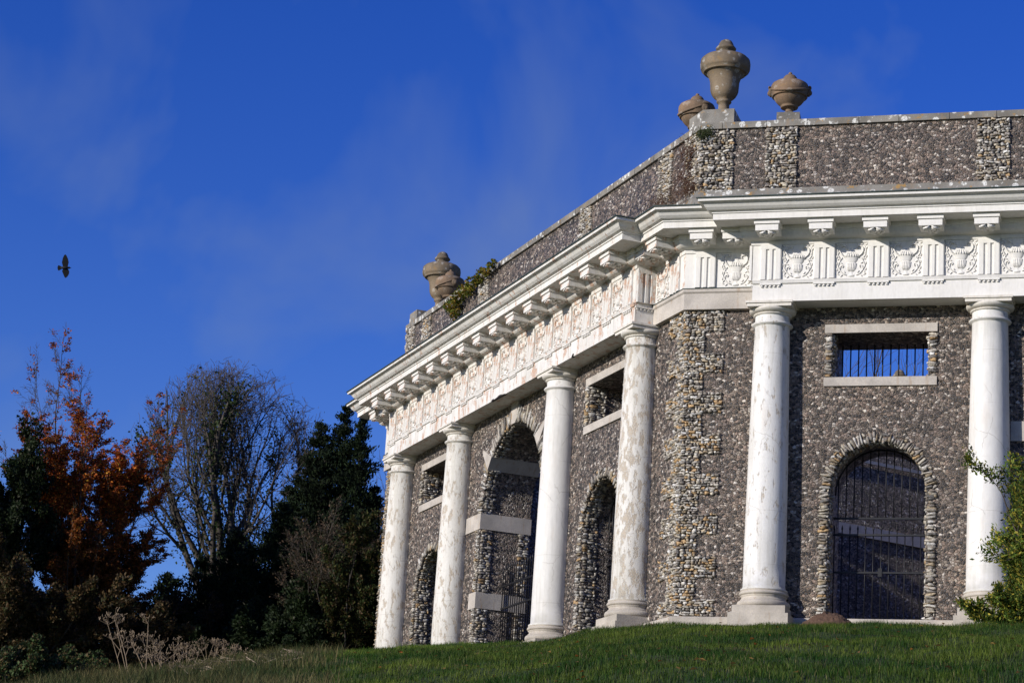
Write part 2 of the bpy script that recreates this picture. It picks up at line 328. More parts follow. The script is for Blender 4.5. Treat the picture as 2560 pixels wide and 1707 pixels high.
ZS, ZB = 2.71, 4.07
def sweep(mb, path, prof, m0, m1, cap=True):
    """profile points (p outward, z) swept along a plan polyline of (s, o); end mitres m0, m1"""
    n = len(path); seg = []
    for i in range(n-1):
        d = Vector((path[i+1][0]-path[i][0], path[i+1][1]-path[i][1])).normalized(); seg.append(Vector((-d[1], d[0])))
    P = []
    for (q, z) in prof:
        for i, (s, o) in enumerate(path):
            if i == 0: off = Vector((-m0, 1))
            elif i == n-1: off = Vector((m1, 1))
            else: off = (seg[i-1]+seg[i])/(1+seg[i-1].dot(seg[i]))
            P.append((s+off[0]*q, -(o+off[1]*q), z))
    k = len(prof); F = []
    for j in range(k):
        j2 = (j+1) % k
        for i in range(n-1): F.append((j*n+i, j*n+i+1, j2*n+i+1, j2*n+i))
    mb.add(P, F)
    if cap: mb.add([P[j*n] for j in range(k)], [tuple(range(k))]); mb.add([P[j*n+n-1] for j in range(k)], [tuple(range(k))[::-1]])
def arcpts(c, hw, zs, n=28): return [(c-hw*math.cos(math.pi*i/n), zs+hw*math.sin(math.pi*i/n)) for i in range(n+1)]
def wall_mesh(m0, m1, op=True, z0=-1.0, z1=8.98):
    mb = MB()
    def quad(s0, s1, a0, a1, b0=None, b1=None):   # front and back faces between z a..b (a: bottom at s0,s1; b: top)
        for y, sg in ((0, 1), (T, -1)):
            e0 = s0 if s0 > 0 else m0*y; e1 = s1 if s1 < LEN else LEN-m1*y
            v = [(e0, y, a0), (e1, y, a1), (e1, y, b1), (e0, y, b0)]; mb.add(v, [(0, 1, 2, 3) if sg > 0 else (3, 2, 1, 0)])
    def rv(pts):   # reveal ribbon
        for (a, b) in zip(pts[:-1], pts[1:]): mb.add([(a[0], 0, a[1]), (b[0], 0, b[1]), (b[0], T, b[1]), (a[0], T, a[1])], [(0, 1, 2, 3)])
    if not op: quad(0, LEN, z0, z0, z1, z1)
    else:
        xs = [0, CA-HWS, CA+HWS, CM-HWB, CM+HWB, CB-HWS, CB+HWS, LEN]
        for i in (0, 2, 4, 6): quad(xs[i], xs[i+1], z0, z0, z1, z1)
        for c, hw, zs in ((CA, HWS, ZS), (CM, HWB, ZB), (CB, HWS, ZS)):
            quad(c-hw, c+hw, z0, z0, .08, .08); ap = arcpts(c, hw, zs); zt = 5.02 if hw < 1.2 else z1
            for (a, b) in zip(ap[:-1], ap[1:]): quad(a[0], b[0], a[1], b[1], zt, zt)
            rv([(c-hw, .08), (c-hw, zs)]+ap[1:-1]+[(c+hw, zs), (c+hw, .08), (c-hw, .08)])
            if hw < 1.2:
                quad(c-hw, c+hw, 5.95, 5.95, z1, z1); rv([(c-hw, 5.02), (c-hw, 5.95), (c+hw, 5.95), (c+hw, 5.02), (c-hw, 5.02)])
    mb.add([(0, 0, z1), (LEN, 0, z1), (LEN-m1*T, T, z1), (m0*T, T, z1)], [(0, 1, 2, 3)])
    return mb
# pebble template
def ico():
    import bmesh
    bm = bmesh.new(); bmesh.ops.create_icosphere(bm, subdivisions=2, radius=1)
    bm.verts.ensure_lookup_table(); v = np.array([x.co[:] for x in bm.verts]); f = np.array([[q.index for q in x.verts] for x in bm.faces]); bm.free(); return v, f
IV, IF = ico()
PAL = np.array([(.58, .55, .49), (.46, .42, .36), (.34, .31, .27), (.64, .62, .58), (.16, .15, .14), (.42, .34, .23), (.48, .32, .16), (.24, .21, .18), (.50, .45, .36)])
def pebbles(items, name, parent, orange=.08, tone=1.0):
    """items: (center, (hx, hy, hz), roll about y)"""
    n = len(items); c = np.array([i[0] for i in items]); h = np.array([i[1] for i in items]); ro = np.array([i[2] for i in items])
    V = IV[None]*1.0; V = np.sign(V)*np.abs(V)**.72
    V = V*(1+.22*np.sin(IV[None, :, :1]*4+nr.uniform(0, 6, (n, 1, 1)))+.12*np.sin(IV[None, :, 2:3]*5+nr.uniform(0, 6, (n, 1, 1)))+nr.normal(0, .12, (n, len(IV), 1)))
    V = V*h[:, None, :]; ca, sa = np.cos(ro)[:, None], np.sin(ro)[:, None]
    X = V[..., 0]*ca+V[..., 2]*sa; Z = -V[..., 0]*sa+V[..., 2]*ca; V = np.stack([X, V[..., 1], Z], -1)+c[:, None, :]
    F = (IF[None]+(np.arange(n)*len(IV))[:, None, None]).reshape(-1, 3)
    w_ = np.array([1, 1.2, 1, .6, .8, .7, orange*8, .9, 1]); w_ /= w_.sum(); C = PAL[nr.choice(len(PAL), n, p=w_)]*nr.uniform(.6, 1.15, (n, 1))
    og = fbm(c[:, 0]*2.1+3, c[:, 2]*1.7, 1.3)+nr.normal(0, .25, n) > (.80 if orange > .1 else 9); C[og] = np.array([.42, .28, .15])*nr.uniform(.6, 1.2, (og.sum(), 1))
    C = np.repeat(C*tone, len(IV), 0)
    return npmesh(name, V.reshape(-1, 3), F, C, M_st, parent, True)
def fill(s0, s1, z0, z1, y=0, rh_=.053, sw=.085, side=None):
    """rows of stones filling a rectangle of the wall face (side: fill a reveal plane at s=side, s0..s1 are then depths)"""
    it = []; n = max(1, round((z1-z0)/rh_)); dz = (z1-z0)/n
    for i in range(n):
        s = s0+rnd.uniform(0, .02)
        while s < s1-.02:
            wd = min(rnd.uniform(.6, 1.6)*sw, s1-s)
            if s1-s-wd < .03: wd = s1-s
            cx_ = s+wd/2; cz = z0+(i+.5)*dz+rnd.uniform(-.014, .014); hh = dz*rnd.uniform(.36, .62); d_ = rnd.uniform(.02, .062); wd_ = wd; wd *= rnd.uniform(.78, 1.06)
            if side is None: it.append(((cx_, y-.012+rnd.uniform(-.012, .008), cz), (wd*.52, d_, hh), rnd.uniform(-.28, .28)))
            else: it.append(((side[0]+side[1]*.01, cx_, cz), (d_, wd*.52, hh), rnd.uniform(-.08, .08)))
            s += wd_
    return it
def vouss(c, zs, r0, r1, depth=0, skip=()):
    it = []; n = int(math.pi*r0/.058)
    for i in range(n):
        a = math.pi*(i+.5)/n
        if any(abs(a-k) < hw for k, hw in skip): continue
        rr0 = r0-rnd.uniform(-.005, .03); ln = (r1-r0)*rnd.uniform(.45, 1.15); rm = rr0+ln/2; a += rnd.uniform(-.012, .012)
        it.append(((c-rm*math.cos(a), rnd.uniform(-.025, .015), zs+rm*math.sin(a)), (ln*.54, .04, rnd.uniform(.02, .036)), -(math.pi-a)+rnd.uniform(-.25, .25)))
        if ln < (r1-r0)*.6: rm = r0+ln+.05; it.append(((c-rm*math.cos(a), 0, zs+rm*math.sin(a)), (.05, .03, .028), rnd.uniform(0, 3)))
        d = .1
        while d < depth:
            wd = rnd.uniform(.07, .15); it.append(((c-(r0-.01)*math.cos(a), d, zs+(r0-.01)*math.sin(a)), (.03, wd*.5, .03), -(math.pi-a))); d += wd
    return it
QZ = [6.48, 6.05, 5.57, 5.16, 4.73, 4.30, 3.86, 3.45, 3.02, 2.60, 2.19, 1.78, 1.31, .90, .45, .05]
def flintwork(i, par):
    W = wall_names[i]
    it = []
    for k in range(15):
        L = .80 if k % 2 == 0 else .39
        it += fill(-.03, L, QZ[k+1], QZ[k], 0)
    pebbles(it, 'quoin_stones', W, .13); it = []
    for k in range(15):
        L = .80 if k % 2 == 0 else .39; it += fill(LEN-L, LEN+.03, QZ[k+1], QZ[k], 0)
    pebbles(it, 'quoin_stones', W, .13)
    for c in (CA, CB):
        it = vouss(c, ZS, HWS, HWS+.2, .36)
        for sg in (-1, 1):
            a, b = sorted((c+sg*HWS, c+sg*(HWS+.2))); it += fill(a, b, .1, ZS, 0, .06, .2); it += fill(.0, .38, .1, ZS, 0, .062, .12, side=(c+sg*HWS, sg))
        pebbles(it, 'arch_surround', W, .05, .86)
        for sg in (-1, 1):
            it = []; a, b = sorted((c+sg*HWS, c+sg*(HWS+.17))); it += fill(a, b, 5.03, 5.94, 0, .062, .17); it += fill(.0, .42, 5.03, 5.94, 0, .062, .12, side=(c+sg*HWS, sg))
            pebbles(it, 'window_jamb', W)
    it = vouss(CM, ZB, HWB, HWB+.34, .3, [(math.pi/2, .075), (math.radians(38), .10), (math.radians(142), .10)])
    for sg in (-1, 1):
        for (za, zb_) in ((.1, 1.68), (2.12, 3.66)):
            a, b = sorted((CM+sg*HWB, CM+sg*(HWB+.22))); it += fill(a, b, za, zb_); it += fill(.0, .32, za, zb_, 0, .062, .12, side=(CM+sg*HWB, sg)); it += fill(1.0, 1.3, za, zb_, 0, .062, .12, side=(CM+sg*HWB, sg))
    pebbles(it, 'arch_surround', W, .05, .86)
    for c in (C1, C2, C3, C4): pebbles(fill(c-.345, c+.345, 9.16, 10.54, .2, .055, .09), 'parapet_strip', W, .03)
    m0, m1 = KM[i], KM[(i+1) % 6]
    pebbles(fill(m0*.2-.03, .82, 9.16, 10.54, .2, .055, .09), 'parapet_quoin', W, .03); pebbles(fill(LEN-.82, LEN-m1*.2+.03, 9.16, 10.54, .2, .055, .09), 'parapet_quoin', W, .03)
def stonework(i, par):
    # side windows
    for c in (CA, CB):
        wo = empty('window', (0, 0, 0), 0, par)
        MB().box(c-1.14, c+1.14, -.035, T-.03, 5.952, 6.13).build('lintel', M_band, wo)
        MB().box(c-1.14, c+1.14, -.04, T-.03, 4.835, 5.018).build('sill', M_band, wo)
        b = MB()
        for k in range(12): x = c-.91+k*.1655; b.tube([(x, .92, 5.0), (x, .92, 5.96)], .016, 6)
        b.build('bars', M_iron, wo)
    # small arches with gates
    for c in (CA, CB):
        g = MB(); yb = .62
        for k in range(12):
            x = c-.88+k*.16; zt = ZS+math.sqrt(max(0, .965**2-(x-c)**2)); g.tube([(x, yb, 2.24), (x, yb, zt)], .0125, 5)
        for k in range(13):
            x = c-.95+k*.158; g.tube([(x, yb+.04, .1), (x, yb+.04, 2.0)], .0125, 5); g.tube([(x, yb+.04, 2.0), (x, yb+.04, 2.03), (x, yb+.04, 2.11)], [.012, .022, .003], 5)
        for z in (2.24, 1.90, 1.135, .14): g.box(c-HWS, c+HWS, yb-.012, yb+.05, z-.018, z+.018)
        ap = arcpts(c, HWS-.03, ZS, 20); g.tube([(a, yb, z) for a, z in ap], .018, 5)
        gt = g.build('gate', M_iron, par)
        MB().box(c-.05, c+.03, yb-.03, yb-.012, 1.05, 1.22).build('lock', M_iron, gt)
    # big arch: bands, wedges, gate
    ba = empty('archway', (0, 0, 0), 0, par)
    for sg in (-1, 1):
        a, b = sorted((CM+sg*(HWB-.025), CM+sg*(C3-CM-.40))); MB().box(a, b, -.035, T+.03, 3.67, 4.07).build('impost_band', M_band, ba)
        a, b = sorted((CM+sg*(HWB-.02), CM+sg*(HWB+.46))); MB().box(a, b, -.035, T+.02, 1.70, 2.10).build('dado_block', M_band, ba)
    def wedge(a0, r0, r1, h0, h1):
        P = []
        for r, h in ((r0, h0), (r1, h1)):
            for s_ in (-1, 1): P.append((CM-r*math.cos(a0)+s_*h*math.sin(a0), ZB+r*math.sin(a0)+s_*h*math.cos(a0)))
        return [P[0], P[1], P[3], P[2]]
    MB().prism(wedge(math.pi/2, HWB-.03, 2.43, .15, .23), -.05, T+.02, 'y').build('keystone', M_band, ba)
    for a in (38, 142): MB().prism(wedge(R_(a), HWB-.02, 2.55, .19, .04), -.04, T+.02, 'y').build('arch_wedge', M_band, ba)
    g = MB(); yb = .66
    for k in range(27):
        x = CM-1.88+k*.1446; zt = 2.62+.12*math.cos((k % 9-4)/4*1.3); g.tube([(x, yb, .1), (x, yb, zt), (x, yb, zt+.03), (x, yb, zt+.14)], [.014, .014, .024, .003], 5)
    for z in (2.30, 1.74, .15): g.box(CM-HWB, CM+HWB, yb-.02, yb+.02, z-.022, z+.022)
    g.build('gate', M_iron, ba)
def make_column(loc, par, mat, lvl=0):
    H = 6.5; rb, rt = .425, .355; prof = [(rb+.045, .58), (rb+.045, .605), (rb+.01, .62), (rb, .66)]
    for k in range(15): q = k/14; prof.append((rb-(rb-rt)*q**1.6, .66+q*5.35))
    prof += [(rt+.01, 6.03), (rt+.05, 6.045), (rt+.065, 6.07), (rt+.05, 6.095), (rt+.012, 6.11), (rt, 6.12), (rt, 6.27)]
    c = MB().lathe(prof, 48).build('column', mat, par); c.location = loc
    cp = MB(); pr = [(rt+.002, 6.25), (rt+.04, 6.26), (rt+.04, 6.28), (rt+.02, 6.285)]
    for k in range(8): a = k/7*math.pi/2; pr.append((rt+.03+.095*math.sin(a), 6.295+.085*(1-math.cos(a))))
    pr.append((rt+.1, 6.385)); cp.lathe(pr, 40)
    cp.box(-.455, .455, -.455, .455, 6.385, 6.45); cp.box(-.483, .483, -.483, .483, 6.452, 6.498)
    cp.box(-.468, .468, -.468, .468, 6.4499, 6.4525); cp.build('capital', M_cap, c)
    pr = [(.535, .23)]
    def tor(r, z0, z1):
        for k in range(9): a = -math.pi/2+k/8*math.pi; pr.append((r-(z1-z0)/2+math.cos(a)*(z1-z0)/2, (z0+z1)/2+math.sin(a)*(z1-z0)/2))
    pr = []; tor(.535, .23, .37); pr.append((.475, .385))
    for k in range(5): a = k/4; pr.append((.47-.03*math.sin(a*math.pi), .39+.08*a))
    tor(.495, .475, .55); pr.append((.47, .56)); pr.append((.47, .582)); MB().lathe(pr, 48).build('column_base', M_base, c)
    MB().box(-.53, .53, -.53, .53, .07, .232).build('plinth', M_base, c)
    MB().box(-.60, .60, -.59, .3, -1.0, .075).build('footing', M_base, c)
    return c
# ---- ornaments
def triglyph_mb():
    b = MB(); w = .215; pr = [(-w, 0)]
    # plan profile with two v-grooves and chamfered edges
    pl = [(-w, .02), (-w, -.045), (-w+.02, -.055), (-.105, -.055), (-.085, -.022), (-.048, -.022), (-.028, -.055), (.028, -.055), (.048, -.022), (.085, -.022), (.105, -.055), (w-.02, -.055), (w, -.045), (w, .02)]
    b.prism(pl, 6.952, 7.60); b.box(-w, w, -.055, .02, 7.601, 7.70); return b
def mutule_mb():
    b = MB(); b.box(-.236, .236, -.55, -.0, 7.83, 7.965); b.box(-.262, .262, -.58, 0, 7.966, 8.048); b.box(-.25, .25, -.565, -.0, 7.9655, 7.9665)
    def blob(c, r, s=(1, 1, 1)):
        v, f = IV*r*np.array(s)+np.array(c), IF; b.add(v.tolist(), [tuple(int(q) for q in k) for k in f], True)
    for sx in (-1, 1):
        blob((sx*.07, -.47, 7.80), .055, (1.2, 1, .8)); blob((sx*.135, -.42, 7.815), .045, (1, 1.3, .7)); blob((sx*.04, -.36, 7.80), .05, (.8, 1.5, .8)); blob((sx*.11, -.28, 7.81), .045, (1, 1.4, .7)); blob((sx*.06, -.17, 7.815), .05, (1, 1.3, .6))
        b.tube([(sx*.02, -.52, 7.83), (sx*.08, -.535, 7.78), (sx*.14, -.50, 7.785), (sx*.12, -.46, 7.80)], .018, 5)
    blob((0, -.43, 7.79), .04, (.8, 1.6, .8)); return b
def relief_mb():
    b = MB(); zb = 6.985
    prof = [(.0, 0), (.07, .0), (.075, .03), (.045, .045), (.035, .08), (.055, .11), (.085, .15), (.10, .21), (.10, .27), (.085, .285), (.10, .30), (.125, .34), (.135, .38), (.155, .395), (.16, .42), (.15, .445), (.12, .47), (.085, .505), (.06, .54), (.05, .555), (.06, .565), (.055, .58), (.035, .60), (.03, .625), (.02, .645), (.0, .66)]
    b.lathe([(max(r, .002), z+zb) for r, z in prof], 20, (0, .01), .42)
    for k in range(9):
        a = math.pi*(k+.5)/9; x, y = math.cos(a), -math.sin(a)
        b.tube([(x*.055, .01+y*.024, zb+.11), (x*.09, .01+y*.038, zb+.17), (x*.103, .01+y*.045, zb+.275)], [.006, .011, .012], 5)
        b.tube([(x*.16, .01+y*.07, zb+.405), (x*.135, .01+y*.06, zb+.455), (x*.08, .01+y*.036, zb+.505)], [.019, .015, .005], 5)
    for sx in (-1, 1):
        h = [(.145, .43), (.20, .47), (.235, .53), (.235, .60), (.19, .645), (.135, .645), (.10, .615), (.105, .585), (.125, .59)]
        b.tube([(sx*x, -.02, zb+z) for x, z in h], [.013]*6+[.012, .014, .012], 6)
        s1 = [(.10, .03), (.17, .06), (.235, .14), (.22, .22), (.175, .245), (.16, .215), (.185, .19)]
        b.tube([(sx*x, -.01, zb+z) for x, z in s1], .012, 5)
        s2 = [(.23, .14), (.275, .22), (.25, .30), (.225, .34), (.25, .38), (.285, .36)]
        b.tube([(sx*x, -.01, zb+z) for x, z in s2], .011, 5)
        s3 = [(.235, .39), (.28, .46), (.29, .55), (.27, .62), (.24, .66)]
        b.tube([(sx*x, -.008, zb+z) for x, z in s3], .01, 5)
        for (x, z, a) in ((.27, .05, .5), (.20, .02, 2.4), (.29, .15, 1.2), (.29, .28, 1.5), (.21, .29, .5), (.205, .38, 2.2), (.30, .42, 1.2), (.27, .50, 2.0), (.30, .60, 1.0), (.21, .68, .3), (.30, .68, .6), (.13, .66, 2.4), (.26, .10, 2.2), (.14, .1, .9)):
            v = IV*np.array([.034, .016, .013]); ca, sa = math.cos(a), math.sin(a)
            v = np.stack([v[:, 0]*ca-v[:, 2]*sa, v[:, 1], v[:, 0]*sa+v[:, 2]*ca], -1)*np.array([sx, 1, 1])+np.array([sx*x, -.008, zb+z])
            b.add(v.tolist(), [tuple(int(q) for q in k) for k in IF], True)
    return b
def guttae_mb():
    b = MB(); b.box(-.215, .215, -.045, .0, 6.838, 6.872)
    for k in range(5):
        x = -.174+k*.087; b.add([(x+r*math.cos(a), -.022+r*.6*math.sin(a), z) for r, z in ((.018, 6.838), (.031, 6.80)) for a in [math.pi*j/3 for j in range(6)]], [(j, (j+1) % 6, 6+(j+1) % 6, 6+j) for j in range(6)]+[tuple(range(6, 12))])
    return b
TRI, MUT, REL, GUT = [None, None], [None, None], [None, None], [None, None]
wall_names = {}
def face_axes(i): d = R_(dirs[i]); return (PTS[i].x, PTS[i].y, 0), d
for i in (0, 5, 1, 2, 3, 4):
    loc, rz = face_axes(i); m0, m1 = KM[i], KM[(i+1) % 6]; full = i in (0, 5); v = 0 if i == 0 else 1
    wl = wall_mesh(m0, m1, full).build('wall', M_flint, root); wl.location = loc; wl.rotation_euler = (0, 0, rz); wall_names[i] = wl
    # base course, inner band, ledge, parapet, coping
    def part(name, mat, fn):
        mb = MB(); fn(mb); o = mb.build(name, mat, root); o.location = loc; o.rotation_euler = (0, 0, rz); return o
    part('base_course', M_base, lambda mb: sweep(mb, [(0, 0), (LEN, 0)], [(.0, -1), (.16, -1), (.16, .045), (.12, .08), (.0, .08)], m0, m1))
    part('inner_band', M_band, lambda mb: [sweep(mb, [(m0*T, -T), (LEN-m1*T, -T)], pr, m0, m1) for pr in ([(.01, 6.78), (.01, 7.12), (-.06, 7.12), (-.06, 6.78)], [(.01, 9.1), (.01, 9.2), (-.08, 9.2), (-.08, 9.1)])])
    part('parapet', M_flint, lambda mb: sweep(mb, [(m0*.2, -.2), (LEN-m1*.2, -.2)], [(0, 8.97), (0, 10.56), (-.9, 10.56), (-.9, 8.97)], m0, m1))
    def cop(mb):
        sweep(mb, [(m0*.2, -.2), (LEN-m1*.2, -.2)], [(.055, 10.562), (.06, 10.70), (-.45, 10.715), (-.96, 10.70), (-.96, 10.562)], m0, m1)
    cp = part('coping', M_cop, cop)
    s = .55
    while full and s < LEN-.5: MB().box(s-.004, s+.004, .1375, .3, 10.565, 10.7025).build('coping_joint', M_dark, cp); s += rnd.uniform(.8, 1.25)
    part('ledge', M_cop, lambda mb: sweep(mb, [(0, 0), (LEN, 0)], [(.0, 8.985), (-.06, 9.06), (-.075, 9.155), (-.25, 9.16), (-.25, 8.985)], m0, m1))
    ML, MC = (M_paintR, M_paintR) if i == 0 else (M_paintL, M_corL)
    f0, f1 = .12, .55; s0, s1 = 1.43, LEN-1.43
    path = [(-m0*f0, f0), (s0, f0), (s0, f1), (s1, f1), (s1, f0), (LEN+m1*f0, f0)]
    ar = part('architrave', ML, lambda mb: (sweep(mb, [(s0+.03, f1), (s1-.03, f1)], [(0, 6.5), (0, 6.87), (.03, 6.873), (.05, 6.94), (.0, 6.945), (-.56, 6.945), (-.56, 6.5)], 0, 0)))
    if full:
        for (a, b_, ma, mb_) in ((-m0*f0, s0+.02, m0, 0), (s1-.02, LEN+m1*f0, 0, m1)):
            q = MB(); sweep(q, [(a, f0), (b_, f0)], [(0, 6.49), (0, 6.83), (.03, 6.86), (.03, 6.925), (-.12, 6.925), (-.12, 6.49)], ma, mb_); rb_ = q.build('recessed_architrave', M_band, ar)
            q = MB(); sweep(q, [(a, f0), (b_, f0)], [(.045, 6.926), (.045, 6.938), (-.1, 6.945), (-.1, 6.926)], ma, mb_); q.build('flashing', M_lead, ar)
    fr = part('frieze', ML, lambda mb: sweep(mb, path, [(0, 6.947), (0, 7.70), (.02, 7.702), (.03, 7.78), (.05, 7.785)]+[(.05+.16*math.sin(a), 7.79+.16*(1-math.cos(a))) for a in [R_(k*15) for k in range(1, 7)]]+[(.23, 7.955), (.23, 8.05), (-.10, 8.05), (-.10, 6.947)], m0, m1))
    co = part('cornice', MC, lambda mb: sweep(mb, path, [(.20, 8.048), (.70, 8.05), (.70, 8.18), (.725, 8.185), (.725, 8.215), (.74, 8.22), (.79, 8.235), (.84, 8.28), (.88, 8.34), (.94, 8.372), (.97, 8.375), (.975, 8.43), (.0, 8.62), (-.1, 8.62), (-.1, 8.05)], m0, m1))
    q = MB(); sweep(q, path, [(.93, 8.431), (1.005, 8.432), (1.005, 8.452), (.9, 8.475), (.0, 8.66), (-.1, 8.66), (-.1, 8.621), (.0, 8.621)], m0, m1); q.build('flashing', M_lead, co)
    # small broken gravel edge under the ledge, roof slope
    part('roof_slope', M_cop, lambda mb: sweep(mb, [(-m0*.0, .0), (LEN, .0)], [(.1, 8.66), (.0, 8.98), (-.2, 8.98), (-.2, 8.66)], m0, m1))
    if not full: continue
    # ornaments as sub-parts
    if TRI[v] is None:
        pass
    pos = [C1+k*1.1007 for k in range(15)]
    first = {}
    def put(key, mbf, name, mat, par, loc_, rz_=0):
        if key not in first: first[key] = mbf().build(name, mat, par); o = first[key]
        else: o = first[key].copy(); col.objects.link(o); o.parent = par
        o.location = loc_; o.rotation_euler = (0, 0, rz_); return o
    MR = ML
    for k, s in enumerate(pos):
        put('t', triglyph_mb, 'triglyph', MR, fr, (s, -f1, 0)); put('m', mutule_mb, 'mutule', MC, co, (s, -f1-.05, 0)); put('g', guttae_mb, 'guttae', MR, ar, (s, -f1, 0))
        if k < 14: put('r', relief_mb, 'urn_relief', MR, fr, (s+.55, -f1, 0))
    for s in (.375, LEN-.375): put('t', triglyph_mb, 'triglyph', MR, fr, (s, -f0, 0))
    for s in (1.02, LEN-1.02): put('r', relief_mb, 'urn_relief', MR, fr, (s, -f0, 0)); put('m', mutule_mb, 'mutule', MC, co, (s+.04*(1 if s < 5 else -1), -f0-.02, 0))
    for s in (.38, LEN-.38): put('m', mutule_mb, 'mutule', MC, co, (s, -f0-.05, 0))
    # returns: triglyph, guttae and mutule on the side of the projecting entablature
    for s, r in ((s0, -math.pi/2), (s1, math.pi/2)):
        y = -(f0+f1)/2-.0
        put('t', triglyph_mb, 'triglyph', MR, fr, (s, y, 0), r); put('g', guttae_mb, 'guttae', MR, ar, (s+(.03 if s < 5 else -.03), y, 0), r)
    flintwork(i, root)
    if i == 5:
        h = MB(); h.prism([(LEN-9.84, 6.497), (LEN-9.80, 6.53), (LEN-9.7, 6.545), (LEN-9.62, 6.515), (LEN-9.45, 6.53), (LEN-9.33, 6.555), (LEN-9.2, 6.55), (LEN-9.08, 6.525), (LEN-8.93, 6.515), (LEN-8.9, 6.497)], -.5525, -.5, 'y'); h.build('broken_edge_shade', M_dark, ar)  # thin dark plates stand in for the shade inside the broken gaps
        h = MB(); h.prism([(LEN-4.87, 6.497), (LEN-4.85, 6.53), (LEN-4.80, 6.57), (LEN-4.75, 6.575), (LEN-4.72, 6.53), (LEN-4.74, 6.497)], -.5525, -.5, 'y'); h.build('broken_edge_shade', M_dark, ar)
    fo = empty('stonework', loc, rz, root); fo.name = 'opening_trim'
    stonework(i, wl)
    bpy.data.objects.remove(fo)
    mats = [2, 1, 1, 2] if i == 0 else [0, 0, 1, 3]
    for s, mi in zip((C1, C2, C3, C4), mats): make_column((s, -.17, 0), wl, M_col[mi])
# floor inside
poly = [(p.x, p.y) for p in PTS]
MB().add([(x, y, .04) for x, y in poly], [tuple(range(6))]).build('floor', M_base, root)

# ------------------------------------------------------------------ urns on the parapet (things of their own)
def local(i, s, o): 
    d = R_(dirs[i]); t_ = Vector((math.cos(d), math.sin(d))); n_ = Vector((math.sin(d), -math.cos(d))); q = PTS[i]+t_*s+n_*o; return q
def big_urn(x, y, rz, z, label, pedpoly, copyof=None):
    u = empty('stone_urn', (x, y, z), rz); tag(u, label, 'urn', 'large lidded urns on the parapet corners')
    if copyof:
        for ch in copyof.children:
            if ch.name.startswith('pedestal'): continue
            c = ch.copy(); col.objects.link(c); c.parent = u
    else:
        pr = [(.19, 0), (.20, .04), (.16, .09), (.13, .16), (.118, .25), (.12, .36), (.15, .375), (.165, .40), (.155, .43), (.162, .453), (.215, .49), (.254, .534), (.285, .59), (.305, .656), (.312, .76), (.318, .86), (.345, .95), (.38, 1.02), (.42, 1.06), (.425, 1.08)]
        MB().lathe(pr, 40).build('body', M_urn, u)
        MB().lathe([(.415, 1.055), (.46, 1.06), (.475, 1.075), (.47, 1.09), (.52, 1.12), (.54, 1.17), (.545, 1.27), (.53, 1.36), (.47, 1.42), (.36, 1.47), (.22, 1.515), (.165, 1.525)], 40).build('rim', M_urn, u)
        MB().lathe([(.168, 1.50), (.158, 1.54), (.165, 1.59), (.215, 1.61), (.222, 1.64), (.20, 1.67), (.172, 1.70), (.155, 1.75), (.12, 1.81), (.06, 1.845), (.002, 1.855)], 32).build('lid_finial', M_urn, u)
    pd = MB(); pd.prism(pedpoly, 10.70-z, 0.005); pd.build('pedestal', M_cop, u)
    return u
def small_urn(x, y, rz, z, label, copyof=None, tilt=0):
    u = empty('small_stone_urn', (x, y, z), rz); tag(u, label, 'urn', 'small round urns beside the corner urns')
    if copyof:
        for ch in copyof.children: c = ch.copy(); col.objects.link(c); c.parent = u
        return u
    MB().box(-.245, .245, -.245, .245, 10.70-z, 0).build('pedestal', M_cop, u)
    pr = [(.21, 0), (.205, .025), (.16, .05), (.10, .08), (.078, .11), (.08, .155), (.12, .165), (.18, .175), (.19, .195), (.17, .215), (.20, .235), (.26, .285), (.31, .35), (.335, .40), (.34, .43)]
    MB().lathe(pr, 32).build('body', M_urnS, u)
    b = MB(); b.lathe([(.33, .415), (.375, .42), (.385, .435), (.38, .45), (.40, .50), (.41, .58), (.405, .66), (.38, .71), (.31, .755), (.21, .785), (.165, .80), (.155, .83), (.145, .87), (.11, .915), (.06, .945), (.03, .955), (.042, .975), (.03, .995), (.002, 1.0)], 32)
    b.build('lid', M_urnS, u)
    for sx in (-1, 1):
        h = MB(); h.add((IV*np.array([.06, .10, .12])+np.array([sx*.40, 0, .55])).tolist(), [tuple(int(q) for q in k) for k in IF], True)
        h.add((IV*np.array([.04, .05, .06])+np.array([sx*.44, 0, .52])).tolist(), [tuple(int(q) for q in k) for k in IF], True)
        h.add((IV*np.array([.035, .11, .03])+np.array([sx*.43, 0, .64])).tolist(), [tuple(int(q) for q in k) for k in IF], True); h.build('mask_handle', M_urnS, u)
    h = MB()
    for k in range(2):
        a0 = math.pi*k; h.tube([(math.cos(a0+a)*.405, math.sin(a0+a)*.405, .62-.16*math.sin(a)) for a in [j/8*math.pi for j in range(9)]], .028, 6)
    h.build('swag', M_urnS, u)
    return u
def corner_ped(i, ex, ey, inset=.22, lim=.78, depth=.95):
    """plan polygon of the corner pedestal at PTS[i], relative to the urn position (ex, ey), unrotated"""
    P = PTS[i]; j = (i-1) % 6; a = R_(dirs[i]); b = R_(dirs[j])
    A_ = [local(i, KM[i]*inset, -inset), local(i, lim, -inset), local(i, lim, -inset-depth)]
    B_ = [local(j, LEN-lim, -inset-depth), local(j, LEN-lim, -inset)]
    return [(q.x-ex, q.y-ey) for q in A_+B_]
c0 = local(0, KM[0]*.85, -.85)
U0 = big_urn(c0.x, c0.y, 0, 11.03, 'tallest weathered stone urn on the square pedestal at the near corner of the parapet', corner_ped(0, c0.x, c0.y))
c5 = Vector((-10.6, 15.1)); big_urn(c5.x, c5.y, 0, 11.03, 'weathered tall urn at the far left end of the parapet, behind a small urn', corner_ped(5, c5.x, c5.y), U0)
c4 = Vector((.6, 28.7)); big_urn(c4.x, c4.y, 0, 11.03, 'urn tip seen through the bars of the right-hand window', corner_ped(4, c4.x, c4.y), U0)
